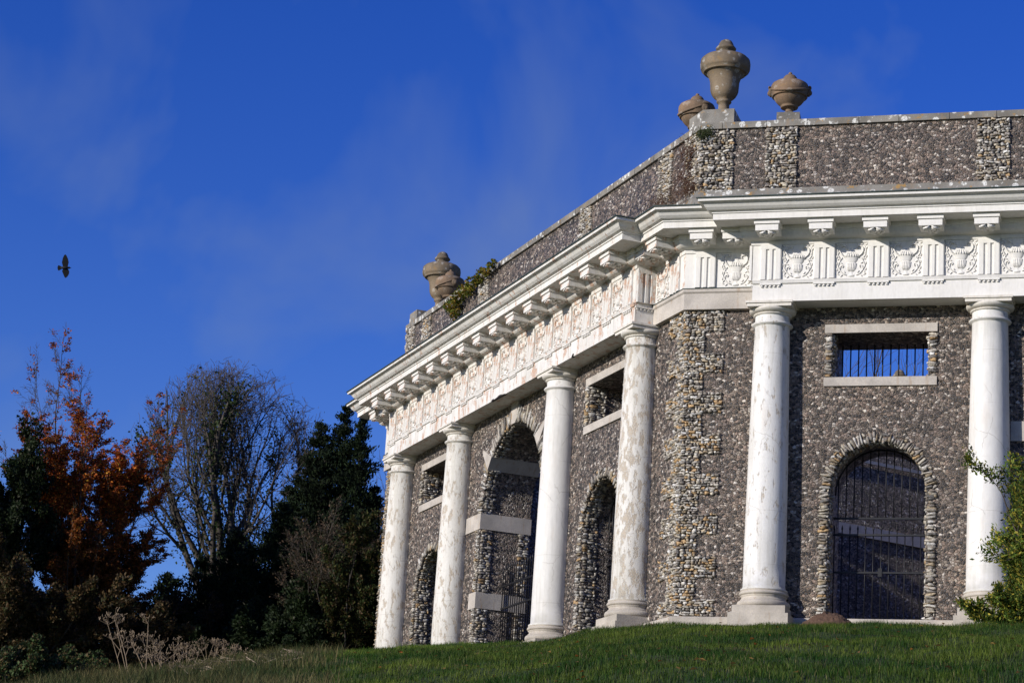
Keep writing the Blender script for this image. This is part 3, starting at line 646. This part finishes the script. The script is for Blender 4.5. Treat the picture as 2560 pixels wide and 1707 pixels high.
q = local(0, 1.86, -.78); S0 = small_urn(q.x, q.y, .1, 11.02, 'small round reddish stone urn right of the tallest urn, with nothing but sky behind it')
q = local(5, LEN-1.62, -.78); s_ = small_urn(q.x, q.y, .1, 11.02, 'small lidded stone urn just left of the tallest urn, partly hidden by its pedestal', S0); s_.rotation_euler = (0, 0, -.85)
q = local(5, LEN-C4, -.78); s_ = small_urn(q.x, q.y, .1, 11.02, 'small stone urn in front of the far left urn', S0); s_.rotation_euler = (0, 0, -.9)

# ------------------------------------------------------------------ plants
def unit(v): return v/(np.linalg.norm(v)+1e-9)
class Tree:
    def __init__(s, seed): s.r = np.random.default_rng(seed); s.br = []; s.tips = []
    def grow(s, p, d, L, rad, lvl, maxl, spread=.7, trop=.15, nch=(4, 6), ratio=.62, seg=6, wob=.12, start=.25, rmin=.006):
        r = s.r; pts = [p.copy()]; rr = [rad]; dd = unit(d); n = seg if lvl < maxl-1 else max(3, seg-2); nodes = []
        for i in range(n):
            dd = unit(dd+r.normal(0, wob, 3)+np.array([0, 0, trop*(1.0 if lvl else .3)])*(L/(n*1.2) if L < 1.2 else .8)*.5)
            p = p+dd*L/n; pts.append(p.copy()); rr.append(max(rmin*.6, rad*(1-.62*(i+1)/n))); nodes.append((p.copy(), dd.copy(), (i+1)/n, rr[-1]))
        s.br.append((pts, rr, lvl))
        if lvl >= maxl: s.tips.append((p, dd, lvl)); return
        k = r.integers(nch[0], nch[1]+1)
        for j in range(k):
            f = start+(1-start)*(j+r.random()*.8)/k; q = min(n-1, int(f*n)); (bp_, bd, ff, br) = nodes[q]
            perp = unit(np.cross(bd, r.normal(0, 1, 3))); nd = unit(bd*math.cos(spread)+perp*math.sin(spread)*r.uniform(.7, 1.25))
            s.grow(bp_, nd, L*ratio*r.uniform(.75, 1.15)*(1.1-.35*ff), max(rmin, br*.62), lvl+1, maxl, spread, trop, nch, ratio, seg, wob, start*.6, rmin)
        s.grow(pts[-1], dd, L*ratio*.8, max(rmin, rr[-1]), lvl+1, maxl, spread, trop, nch, ratio, seg, wob, start*.6, rmin)
def tubes_np(branches, name, mat, parent, rscale=1):
    Vs, Fs, b = [], [], 0
    for pts, rr, lvl in branches:
        P = np.array(pts); R = np.array(rr)*rscale; n = len(P); k = 7 if R[0] > .05 else (4 if R[0] > .015 else 3)
        tg = np.gradient(P, axis=0); tg /= np.linalg.norm(tg, axis=1, keepdims=True)+1e-9
        ref = np.array([1., 0, 0]) if abs(tg[0, 0]) < .8 else np.array([0, 1., 0])
        u = np.cross(tg, ref); u /= np.linalg.norm(u, axis=1, keepdims=True)+1e-9; w_ = np.cross(tg, u)
        a = np.arange(k)*2*np.pi/k
        V = P[:, None]+(u[:, None]*np.cos(a)[None, :, None]+w_[:, None]*np.sin(a)[None, :, None])*R[:, None, None]
        i = np.arange(n-1)[:, None]; j = np.arange(k)[None]
        F = np.stack([i*k+j, i*k+(j+1) % k, (i+1)*k+(j+1) % k, (i+1)*k+j], -1).reshape(-1, 4)+b
        Vs.append(V.reshape(-1, 3)); Fs.append(F); b += n*k
    return npmesh(name, np.concatenate(Vs), np.concatenate(Fs), None, mat, parent, True)
def leaves(name, C, size, colr, mat, parent, asp=.5, up=0., seed=1, dirs_=None):
    r = np.random.default_rng(seed); n = len(C); size = np.broadcast_to(size, n)*r.uniform(.6, 1.3, n)
    d = r.normal(0, 1, (n, 3)) if dirs_ is None else dirs_+r.normal(0, .45, (n, 3)); d[:, 2] += up; d /= np.linalg.norm(d, axis=1, keepdims=True)
    q = r.normal(0, 1, (n, 3)); s = np.cross(d, q); s /= np.linalg.norm(s, axis=1, keepdims=True)
    nn = np.cross(d, s); L = size[:, None]
    V = np.stack([C-d*L*.5, C+s*L*asp*.5+nn*L*.06, C+d*L*.5, C-s*L*asp*.5+nn*L*.06], 1)
    F = np.arange(n*4).reshape(n, 4); return npmesh(name, V.reshape(-1, 3), F, np.repeat(colr, 4, 0), mat, parent)
def pick(pal, n, r, var=.25, wts=None):
    pal = np.array(pal); w_ = None if wts is None else np.array(wts)/sum(wts); return pal[r.choice(len(pal), n, p=w_)]*r.uniform(1-var, 1+var, (n, 1))
def at(u, rho):     # plan position: azimuth of a picture column, metres from the camera
    a = np.interp(u, [-400, 0, 430, 600, 945, 1200, 1640, 2560, 2900], [-.5570, -.4952, -.4269, -.3996, -.3436, -.3018, -.2298, -.0807, -.0274])
    return CAM[0]+rho*math.sin(a), CAM[1]+rho*math.cos(a)
def put_tree(name, u, rho, label, cat, group=None):
    x, y = at(u, rho); o = empty(name, (x, y, gz(x, y)-.15)); return tag(o, label, cat, group)
# --- orange beech
def beech(u, rho, H, seed):
    o = put_tree('beech_tree', u, rho, 'slender beech with orange autumn leaves and a bare twiggy top', 'tree'); t_ = Tree(seed); r = t_.r
    for k in range(8):
        a = r.uniform(0, 6.28); ln = r.uniform(.08, .34); d = np.array([math.cos(a)*ln, math.sin(a)*ln, 1.])
        t_.grow(np.array([r.normal(0, .12), r.normal(0, .12), 0]), d, H*r.uniform(.60, .90)*(1-.8*max(0, ln-.2)), r.uniform(.035, .06), 0, 3, .70, .34, (9, 12), .335, 9, .06, .10, .006)
    tubes_np(t_.br, 'trunk_and_branches', M_bark, o)
    C, D = [], []
    for pts, rr, lvl in t_.br:
        if lvl < 2: continue
        P = np.array(pts); z = P[:, 2].mean()/H
        keep = .5 if z < .3 else (.72 if z < .66 else (.48 if z < .86 else .10)); keep *= 1 if fbm(P[0, 0]*1.3+2, P[0, 2]*1.1, 1.6)+fbm(P[0, 1]*1.4, P[0, 2]*1.9, 1.3)*.6 > -.25 else .25
        if r.random() > keep: continue
        m = 34 if z < .75 else 22; f = r.random(m)*(len(P)-1); i = np.minimum(f.astype(int), len(P)-2); q = P[i]+(P[i+1]-P[i])*(f-i)[:, None]
        C.append(q+r.normal(0, .055, (m, 3))*np.array([1, 1, .5])); D.append(np.repeat(unit(P[-1]-P[0])[None]*np.array([1, 1, .3]), m, 0))
    C = np.concatenate(C); D = np.concatenate(D); z = C[:, 2]/H; n = len(C)
    cl = fbm(C[:, 0]*1.2+5, C[:, 2]*1.3, 1.5)[:, None]
    c = pick([(.38, .095, .018), (.46, .15, .02), (.28, .055, .014), (.18, .04, .012), (.42, .22, .03), (.08, .06, .012)], n, r, .35, [3, 2, 3, 3, .7, 1.4])
    lo = np.clip((.66-z)/.25, 0, 1)[:, None]; c = c*(1-lo*.72)+pick([(.055, .03, .008), (.03, .03, .008), (.10, .04, .01)], n, r)*lo*.72; c = c*(1+.35*cl)  # shade on the lower crown is put into the leaf colours
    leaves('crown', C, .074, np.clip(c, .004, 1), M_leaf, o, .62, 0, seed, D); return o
beech(196, 70, 9.8, 11)
# --- bare spreading tree
def bare(u, rho, H, seed, label, name='bare_tree', r0=.24, limbs=6, lean=.5, maxl=5, ivy=0, ratio=.60, sp=.55, tr=.55, env=None):
    o = put_tree(name, u, rho, label, 'tree', None); t_ = Tree(seed); r = t_.r; tr0 = H*.30
    pts = [np.array([0, 0, z*tr0/4.])+np.append(r.normal(0, .04, 2), 0) for z in range(5)]; t_.br.append((pts, [r0*(1.1-.08*i) for i in range(5)], 0))
    for k in range(limbs):
        a = 6.283*k/limbs+r.uniform(-.3, .3); ln = lean*r.uniform(.4, 1.3) if k else .1; d = np.array([math.cos(a)*ln, math.sin(a)*ln, 1.])
        t_.grow(pts[3 if k % 2 else 4]+0, d, H*.44*r.uniform(.85, 1.15), r0*.46, 1, maxl, sp, tr, (4, 6), ratio, 7, .13, .2, .0085)
    if env:
        R, zc, rz = env; keep = []
        for k, (pts, rr, lvl) in enumerate(t_.br):
            P = np.array(pts); e = (P[:, 0]**2+P[:, 1]**2)/R**2+((P[:, 2]-zc)/rz)**2; e = np.where(P[:, 2] < zc, np.minimum(e, (P[:, 0]**2+P[:, 1]**2)/R**2), e); lim = 1+.12*math.sin(k*1.7)
            m = int(np.argmax(e > lim)) if (e > lim).any() else len(P)
            if m >= 2: keep.append((pts[:m], [q*(1-.7*i/max(1, m-1)) if m < len(P) else q for i, q in enumerate(rr[:m])], lvl))
        t_.br = keep
    tubes_np(t_.br, 'trunk_and_branches', M_twig, o)
    if ivy:
        C = []
        for pts, rr, lvl in t_.br:
            if lvl > 2 or rr[0] < .03: continue
            P = np.array(pts); m = int(ivy*(1 if lvl < 2 else .4)); f = r.random(m)**1.4*(len(P)-1); i = np.minimum(f.astype(int), len(P)-2); q = P[i]+(P[i+1]-P[i])*(f-i)[:, None]; C.append(q+r.normal(0, .16, (m, 3)))
        C = np.concatenate(C); leaves('ivy', C, .10, pick([(.018, .034, .010), (.03, .05, .014), (.05, .055, .02)], len(C), r), M_leaf, o, .8, 0, seed)
    return o
bare(528, 78, 14.2, 5, 'leafless spreading tree with ivy on its trunk between the beech and the conifers', r0=.30, limbs=10, lean=1.05, ivy=330, tr=.26, env=(3.5, 7.6, 4.1), sp=.62, ratio=.60)
bare(935, 86, 10.0, 9, 'small leafless tree seen just behind the left corner of the building', r0=.12, limbs=5, lean=.6, maxl=4, tr=.2)
q4 = (2.2, 41); o = bare(2150, 92, 19.5, 21, 'bare twigs seen through the upper right window behind the bars', r0=.2, limbs=6, lean=.8, maxl=4, tr=.2)
# --- conifers
def conifer(u, rho, spires, seed, label, dens=1., base=None, pal=((.006, .013, .005), (.010, .019, .006), (.016, .026, .009), (.004, .008, .004)), group=None, leaf=.12, name='yew_tree', up=.6, cone=1.0):
    o = put_tree(name, u, rho, label, 'tree', group); r = np.random.default_rng(seed); tk = Tree(seed+1); Cs, Ds = [], []
    for (dx, dy, H, W) in spires:
        tk.br.append(([np.array([dx*.4, dy, 0]), np.array([dx, dy, H*.5]), np.array([dx, dy, H*.96])], [.12, .08, .015], 0))
        nb_ = int(58*H/5*dens)
        for k in range(nb_):
            f = (k+r.random())/nb_; z = H*(.04+.96*f); a = r.uniform(0, 6.283); R = W*(1-f**(1.6*cone))*r.uniform(.6, 1.12)+.09
            if f < .2: R *= .75+f*1.2
            tip = np.array([dx+math.cos(a)*R, dy+math.sin(a)*R, z+R*.22*r.uniform(-.6, 1.2)]); b0 = np.array([dx, dy, z-R*.25]); tk.br.append(([b0, (b0+tip)/2-np.array([0, 0, .05]), tip], [.02, .012, .005], 1))
            m = int(52+190*R); q = r.random(m)**.55; P = b0+(tip-b0)*q[:, None]; sp = .05+.20*R*(1-.35*q); P = P+r.normal(0, 1, (m, 3))*sp[:, None]*np.array([1, 1, .55]); Cs.append(P)
            Ds.append(np.repeat((unit(tip-b0)+np.array([0, 0, up]))[None], m, 0))
    C = np.concatenate(Cs); k = C[:, 2] > 0; C = C[k]; D = np.concatenate(Ds)[k]
    tubes_np(tk.br, 'trunk', M_bark, o); c = pick(pal, len(C), r, .3); c *= 1+.35*fbm(C[:, 0]*2, C[:, 2]*2, 1.2)[:, None]
    leaves('crown', C, leaf, np.clip(c, .003, 1), M_needle, o, .38, 0, seed, D); return o
conifer(815, 76, [(-.75, 0, 9.2, 1.5), (-.05, .3, 9.8, 1.4), (.60, 0, 9.3, 1.4), (-.4, -.4, 8.2, 1.6), (-1.5, -.4, 7.0, 1.3), (1.0, .5, 7.2, 1.2), (.2, -.5, 6., 1.5)], 31, 'dark cypress with three pointed tops left of the building corner', 1.5, cone=1.35)
conifer(600, 73, [(3.6, -.5, 5.2, 1.6), (-2.6, .2, 4.1, 1.5), (-3.5, .4, 3.2, 1.3), (0, 0, 4.9, 1.7), (.9, .2, 6.3, 1.2), (1.8, -.2, 5.6, 1.5), (-1.5, .2, 4.6, 1.5), (-.7, .5, 5.5, 1.2), (2.6, .2, 6.4, 1.2)], 32, 'broad dark evergreen at the foot of the leafless tree', 1.5, cone=1.3)
conifer(880, 71, [(0, 0, 5.4, 1.3), (-1.1, .3, 4.6, 1.2), (.5, .6, 4.6, .9)], 33, 'low dark evergreen closest to the leftmost column', 1.5, cone=1.3)
# ---- leafy trees and shrubs with sparse foliage
def shrub(name, u, rho, H, W, seed, label, pal, wts=None, n_stem=14, leafsz=.09, per=16, cat='shrub', twig=None, lv=3, spread=.6, gap=1., group=None, asp=.55, env=None, nch=(5, 7), xy=None):
    o = put_tree(name, u, rho, label, cat, group); t_ = Tree(seed); r = t_.r
    if xy: o.location = (xy[0], xy[1], gz(*xy)-.1)
    for k in range(n_stem):
        a = r.uniform(0, 6.28); ln = r.uniform(.05, W/H*1.1); d = np.array([math.cos(a)*ln, math.sin(a)*ln, 1.])
        t_.grow(np.append(r.normal(0, W*.16, 2), 0), d, H*r.uniform(.5, .85), .012+.006*H, 0, lv, spread, .3, nch, .42, 7, .10, .12, .004)
    if env: t_.br = [q for k, q in enumerate(t_.br) if (q[0][-1][0]**2+q[0][-1][1]**2)/env[0]**2+((q[0][-1][2]-env[1])/env[2])**2 < 1+.25*math.sin(k*2.3) or q[2] == 0 and q[0][-1][2] < env[1]]
    tubes_np(t_.br, 'stems', twig or M_bark, o); C, D = [], []
    for pts, rr, lvl in t_.br:
        if lvl < lv-1 or r.random() > gap: continue
        P = np.array(pts); m = per; f = r.random(m)*(len(P)-1); i = np.minimum(f.astype(int), len(P)-2); C.append(P[i]+(P[i+1]-P[i])*(f-i)[:, None]+r.normal(0, leafsz*.6, (m, 3))); D.append(np.repeat(unit(P[-1]-P[0])[None], m, 0))
    C = np.concatenate(C); c = pick(pal, len(C), r, .3, wts)*(1+.3*fbm(C[:, 0]*2, C[:, 2]*2, 1.5)[:, None])
    leaves('foliage', C, leafsz, np.clip(c, .004, 1), M_leaf, o, asp, 0, seed, np.concatenate(D)); return o
GD = ((.010, .019, .006), (.016, .027, .009), (.026, .036, .012), (.06, .06, .04))
shrub('holly_oak', -70, 69, 7.4, 1.1, 41, 'dark green broadleaf tree cut by the left edge of the photo', GD, [3, 3, 2, .7], 9, .11, 30, 'tree', lv=3, nch=(6, 9), env=(1.9, 4.6, 4.6))
shrub('brown_thicket', 60, 66, 4.0, 4.2, 42, 'brownish half bare thicket below the beech at the far left', ((.07, .042, .018), (.11, .07, .028), (.04, .03, .014), (.035, .04, .014)), None, 30, .10, 15, twig=M_twig)
shrub('brown_thicket', 365, 72, 3.3, 3.0, 48, 'dark twiggy thicket between the beech and the broad evergreen', ((.03, .02, .012), (.02, .022, .009), (.045, .025, .012)), None, 30, .08, 9, gap=.8)
shrub('brown_thicket', 235, 73, 2.4, 4.5, 45, 'dark twiggy thicket at the foot of the orange beech', ((.05, .03, .014), (.03, .03, .012), (.08, .045, .02)), None, 24, .08, 7, gap=.8)
shrub('withered_tree', 835, 70, 4.7, 1.9, 43, 'half bare tree with withered brown leaves against the dark cypress', ((.06, .04, .025), (.10, .065, .04), (.04, .035, .018), (.025, .03, .012)), None, 16, .07, 5, 'tree', twig=M_twig, gap=.75)
shrub('laurel_bush', 745, 70, 2.8, 4.0, 44, 'low dark green bush between the broad evergreen and the building', GD, [4, 3, 1, .2], 26, .11, 22)
shrub('laurel_bush', 470, 71, 2.6, 3.6, 46, 'low dark green bush right of the beech stems', GD, [4, 3, 1, .1], 22, .11, 22)
shrub('climbing_shrub', 905, 68.5, 4.1, .7, 47, 'narrow green and brown shrub growing beside the leftmost column', ((.03, .045, .012), (.06, .06, .015), (.07, .045, .02), (.02, .03, .01)), None, 14, .09, 16)
for k, (u, rho, H, W) in enumerate([(20, 46, 1.0, 2.0), (125, 47, .85, 2.0), (230, 49, .75, 1.8)]):
    shrub('bramble', u, rho, H, W, 50+k, ['bright green bramble in the bottom left corner', 'low bramble bush second from the left edge', 'bramble bush just left of the dead hogweed stalks'][k], ((.035, .06, .018), (.06, .09, .03), (.10, .07, .03), (.02, .03, .012)), None, 16, .075, 12, gap=.9, group='brambles along the left of the slope')
# elder bush in front of the right-hand column
EP = ((.10, .16, .022), (.17, .20, .03), (.06, .10, .018), (.32, .27, .04), (.04, .07, .014))
shrub('elder_bush', 2640, 43.6, 3.1, 1.15, 61, 'green and yellow elder bush in front of the rightmost column', EP, None, 16, .085, 13, 'bush', gap=.42, spread=.65, asp=.42)
shrub('elder_bush', 2530, 43.4, 1.0, .9, 62, 'low yellow green elder shoots at the foot of the rightmost column', EP, None, 10, .07, 10, 'bush', gap=.5, spread=.7, asp=.42)
# hogweed: dead stalks with umbels
def hogweed(u, rho, H, seed, label):
    r = np.random.default_rng(seed); o = put_tree('dead_hogweed', u, rho, label, 'dead plant', 'dead hogweed stalks on the left'); st = []; hd = []
    for k in range(4):
        a = r.uniform(0, 6.28); b0 = np.append(r.normal(0, .12, 2), 0); tip = b0+np.array([(math.cos(a)*.3-.22)*H, math.sin(a)*.3*H, H*r.uniform(.7, 1.05)]); mid = (b0+tip)/2+r.normal(0, .04, 3); st.append(([b0, mid, tip], [.010, .008, .006], 0))
        for (q, sc) in ((tip, 1.), (mid+r.normal(0, .12, 3)+np.array([0, 0, .25]), .7)):
            if sc < 1: st.append(([mid, q], [.008, .005], 0))
            for j in range(9):
                e = r.normal(0, 1, 3); e[2] = abs(e[2])*.6+.35; e = q+unit(e)*.17*sc; st.append(([q, (q+e)/2, e], [.003, .0025, .002], 0))
                for _ in range(3): st.append(([e, e+r.normal(0, .022, 3)+np.array([0, 0, .025])], [.004, .006], 0))
    tubes_np(st, 'stalks', M_dry, o); return o
M_dry = mat_simple('dry_stalk', (.22, .165, .11), .8); M_dry2 = mat_simple('dry_head', (.17, .115, .075), .8)
for k, (u, rho, H) in enumerate([(345, 42, 1.15), (400, 43.5, .85), (440, 42, .5), (485, 56, .6), (540, 57, .7), (590, 55, .35)]):
    hogweed(u, rho, H, 70+k, ['tallest dead hogweed, leaning left among the long grass', 'pale dead hogweed beside the tallest one', 'short broken dead hogweed in front of the low bushes', 'thin dead hogweed against the dark evergreen', 'brown dead hogweed on the crest below the broad evergreen', 'smallest dead hogweed, right of the others'][k])
# parapet ivy
def ivy(pts, n, size, label, name, pal, sd, wts=None):
    r = np.random.default_rng(sd); C = []
    for (i, s, o_, z, rad) in pts:
        q = local(i, s, o_); m = int(n*rad**2/.09); e = r.normal(0, 1, (m, 3)); e /= np.linalg.norm(e, axis=1, keepdims=True); C.append(np.array([q.x, q.y, z])+e*rad*r.uniform(.6, 1.1, (m, 1)))
    C = np.concatenate(C); q = C.mean(0); o = empty(name, tuple(q)); tag(o, label, 'plant'); c = pick(pal, len(C), r, .3, wts)
    leaves('foliage', C-q, size, c, M_leaf, o, .7, 0, sd); tubes_np([([C[j]-q, C[(j*7+3) % len(C)]-q] if np.linalg.norm(C[j]-C[(j*7+3) % len(C)]) < .5 else [C[j]-q, C[j]-q+np.array([.03, .03, -.12])], [.006, .004], 0) for j in range(0, len(C), 25)], 'stems', M_bark, o); return o
IP = [(5, LEN-s, .0, z, rad*.62) for s, z, rad in ((14.9, 10.3, .30), (14.55, 10.1, .33), (14.3, 10.35, .3), (14.5, 9.9, .2), (13.9, 10.42, .28), (13.5, 10.35, .25), (13.3, 10.5, .3), (12.9, 10.48, .24), (12.6, 10.58, .25), (12.3, 10.55, .2), (12.0, 10.62, .18), (11.7, 10.66, .14))]
ivy(IP, 420, .085, 'yellow green bush hanging over the parapet right of the far urns', 'parapet_shrub', ((.10, .12, .015), (.16, .15, .02), (.05, .075, .012), (.22, .14, .02)), 81)
def weeds(pts, label, sd, colr=(.16, .09, .04), h=.3, n=60, name='dry_weeds'):
    r = np.random.default_rng(sd); br = []; q0 = local(*pts[0][:3])
    for (i, s, o_, z, rad) in pts:
        q = local(i, s, o_)
        for k in range(n):
            b0 = np.array([q.x-q0.x, q.y-q0.y, z-pts[0][3]])+r.normal(0, 1, 3)*np.array([rad, rad*.3, rad]); e = r.normal(0, 1, 3)+np.array([0, -.8, -.1]); br.append(([b0, b0+unit(e)*h*.5, b0+unit(e)*h*.9+np.array([0, 0, -.05])], [.004, .004, .003], 0))
    o = empty(name, (q0.x, q0.y, pts[0][3])); tag(o, label, 'plant'); tubes_np(br, 'stems', mat_simple('dry_weed', colr, .9), o); return o
weeds([(5, LEN-.5, -.12, 9.9, .16), (5, LEN-.6, -.15, 9.6, .15), (5, LEN-.45, -.12, 10.2, .14), (5, LEN-.3, -.1, 9.3, .12)], 'reddish dried creeper on the parapet corner left of the pale stones', 90, (.13, .06, .035), .16, 170)
weeds([(5, LEN-1.9, -.1, 9.25, .18), (5, LEN-1.6, -.1, 9.2, .15), (5, LEN-1.3, -.1, 9.3, .2), (5, LEN-.2, .0, 9.2, .2)], 'brown dried weeds along the foot of the parapet left of the near corner', 91, (.12, .07, .045), .18, 150)
weeds([(0, .25, -.1, 10.5, .06), (0, .08, -.1, 10.45, .06)], 'tuft of green moss under the coping at the near corner', 92, (.05, .07, .02), .08, 120, 'moss_tuft')
# mound of leaf litter
x, y = at(2076, 45.4); z = gz(x, y); r = np.random.default_rng(3)
g = np.linspace(-1, 1, 40); GX, GY = np.meshgrid(g, g); d = np.sqrt(GX**2+GY**2); hh = np.clip(1-d**2, -.3, 1)*.38+.02*r.normal(0, 1, d.shape)
V = np.stack([GX*.66, GY*.55, hh-.02], -1).reshape(-1, 3); I = np.arange(1600).reshape(40, 40)
mo = npmesh('soil_mound', V, np.stack([I[:-1, :-1], I[:-1, 1:], I[1:, 1:], I[1:, :-1]], -1).reshape(-1, 4), None, mat_simple('soil', (.11, .065, .042), .95, 0, .7, 25), None, True)
mo.location = (x, y, z-.06); tag(mo, 'low rounded mound of reddish brown soil in front of the barred gate', 'mound')
# bird
Bd = empty('crow', (-30.4, 30.17, 17.63)); tag(Bd, 'black crow gliding with spread wings in the blue sky', 'bird')
MM = Matrix(((.9593, .0174, .2817), (.2759, -.2687, -.9229), (.0597, .9631, -.2626))); Bd.rotation_euler = (MM @ Matrix.Rotation(.12, 3, 'Y')).to_euler()
mb = MB(); prof = [(-.31, .004), (-.24, .03), (-.12, .055), (0, .066), (.09, .055), (.15, .034), (.19, .036), (.23, .032), (.26, .016), (.325, .003)]
P = []; n = 14
for (x, r0) in prof: P += [(x, r0*math.cos(2*math.pi*k/n)*.95, r0*math.sin(2*math.pi*k/n)) for k in range(n)]
mb.add(P, [(j*n+i, j*n+(i+1) % n, (j+1)*n+(i+1) % n, (j+1)*n+i) for j in range(len(prof)-1) for i in range(n)], True)
def flat(poly, z0=0, th=.012): mb.add([(x, y, z0+dz) for dz in (-th/2, th/2) for x, y in poly], [tuple(range(len(poly)))[::-1], tuple(range(len(poly), 2*len(poly)))]+[(i, (i+1) % len(poly), len(poly)+(i+1) % len(poly), len(poly)+i) for i in range(len(poly))])
flat([(-.18, .03), (-.38, .085), (-.43, .05), (-.445, 0), (-.43, -.06), (-.38, -.10), (-.18, -.03)])
flat([(.12, .03), (.12, .18), (.09, .30), (.075, .33), (.04, .40), (0.0, .44), (-.02, .44), (-.06, .40), (-.10, .32), (-.135, .18), (-.14, .03)], .01)
flat([(.13, -.03), (.14, -.12), (.13, -.20), (.08, -.28), (.03, -.325), (.0, -.335), (-.03, -.32), (-.08, -.22), (-.13, -.11), (-.13, -.03)], .01)
mb.v = [(x*(.98 if abs(y) > .1 and x > -.2 else .66), y*1.12, z*.9) for x, y, z in mb.v]; mb.build('body', mat_simple('black_feathers', (.008, .008, .009), .6), Bd)
# unseen trees added beyond the left edge to shade the lower trees at left
def shade_tree(x, y, H, W, seed, label):
    o = empty('added_shade_oak', (x, y, gz(x, y))); tag(o, label, 'tree'); r = np.random.default_rng(seed); t_ = Tree(seed)
    t_.br.append(([np.array([0, 0, 0.]), np.array([0, 0, H*.8])], [.3, .1], 0)); C = []
    for k in range(110):
        a = r.uniform(0, 6.28); z = H*r.uniform(.12, 1); R = W*math.sqrt(max(.05, 1-((z/H-.55)/.5)**2))*r.random()**.5; c = np.array([math.cos(a)*R, math.sin(a)*R, z]); C.append(c+r.normal(0, .75, (110, 3))); t_.br.append(([np.array([0, 0, z*.6]), c], [.08, .02], 1))
    C = np.concatenate(C); tubes_np(t_.br, 'trunk', M_bark, o); leaves('crown', C, .42, pick(GD, len(C), r), M_needle, o, .7, 0, seed)

for k, (x, y, H, W) in enumerate([(-43, -6, 15, 5), (-50, -14, 15, 5), (-46, 4, 15, 5)]):
    shade_tree(x, y, H, W, 100+k, ['first unseen oak added beyond the left edge for its shade', 'second unseen oak added beyond the left edge for its shade', 'third unseen oak added beyond the left edge for its shade'][k])
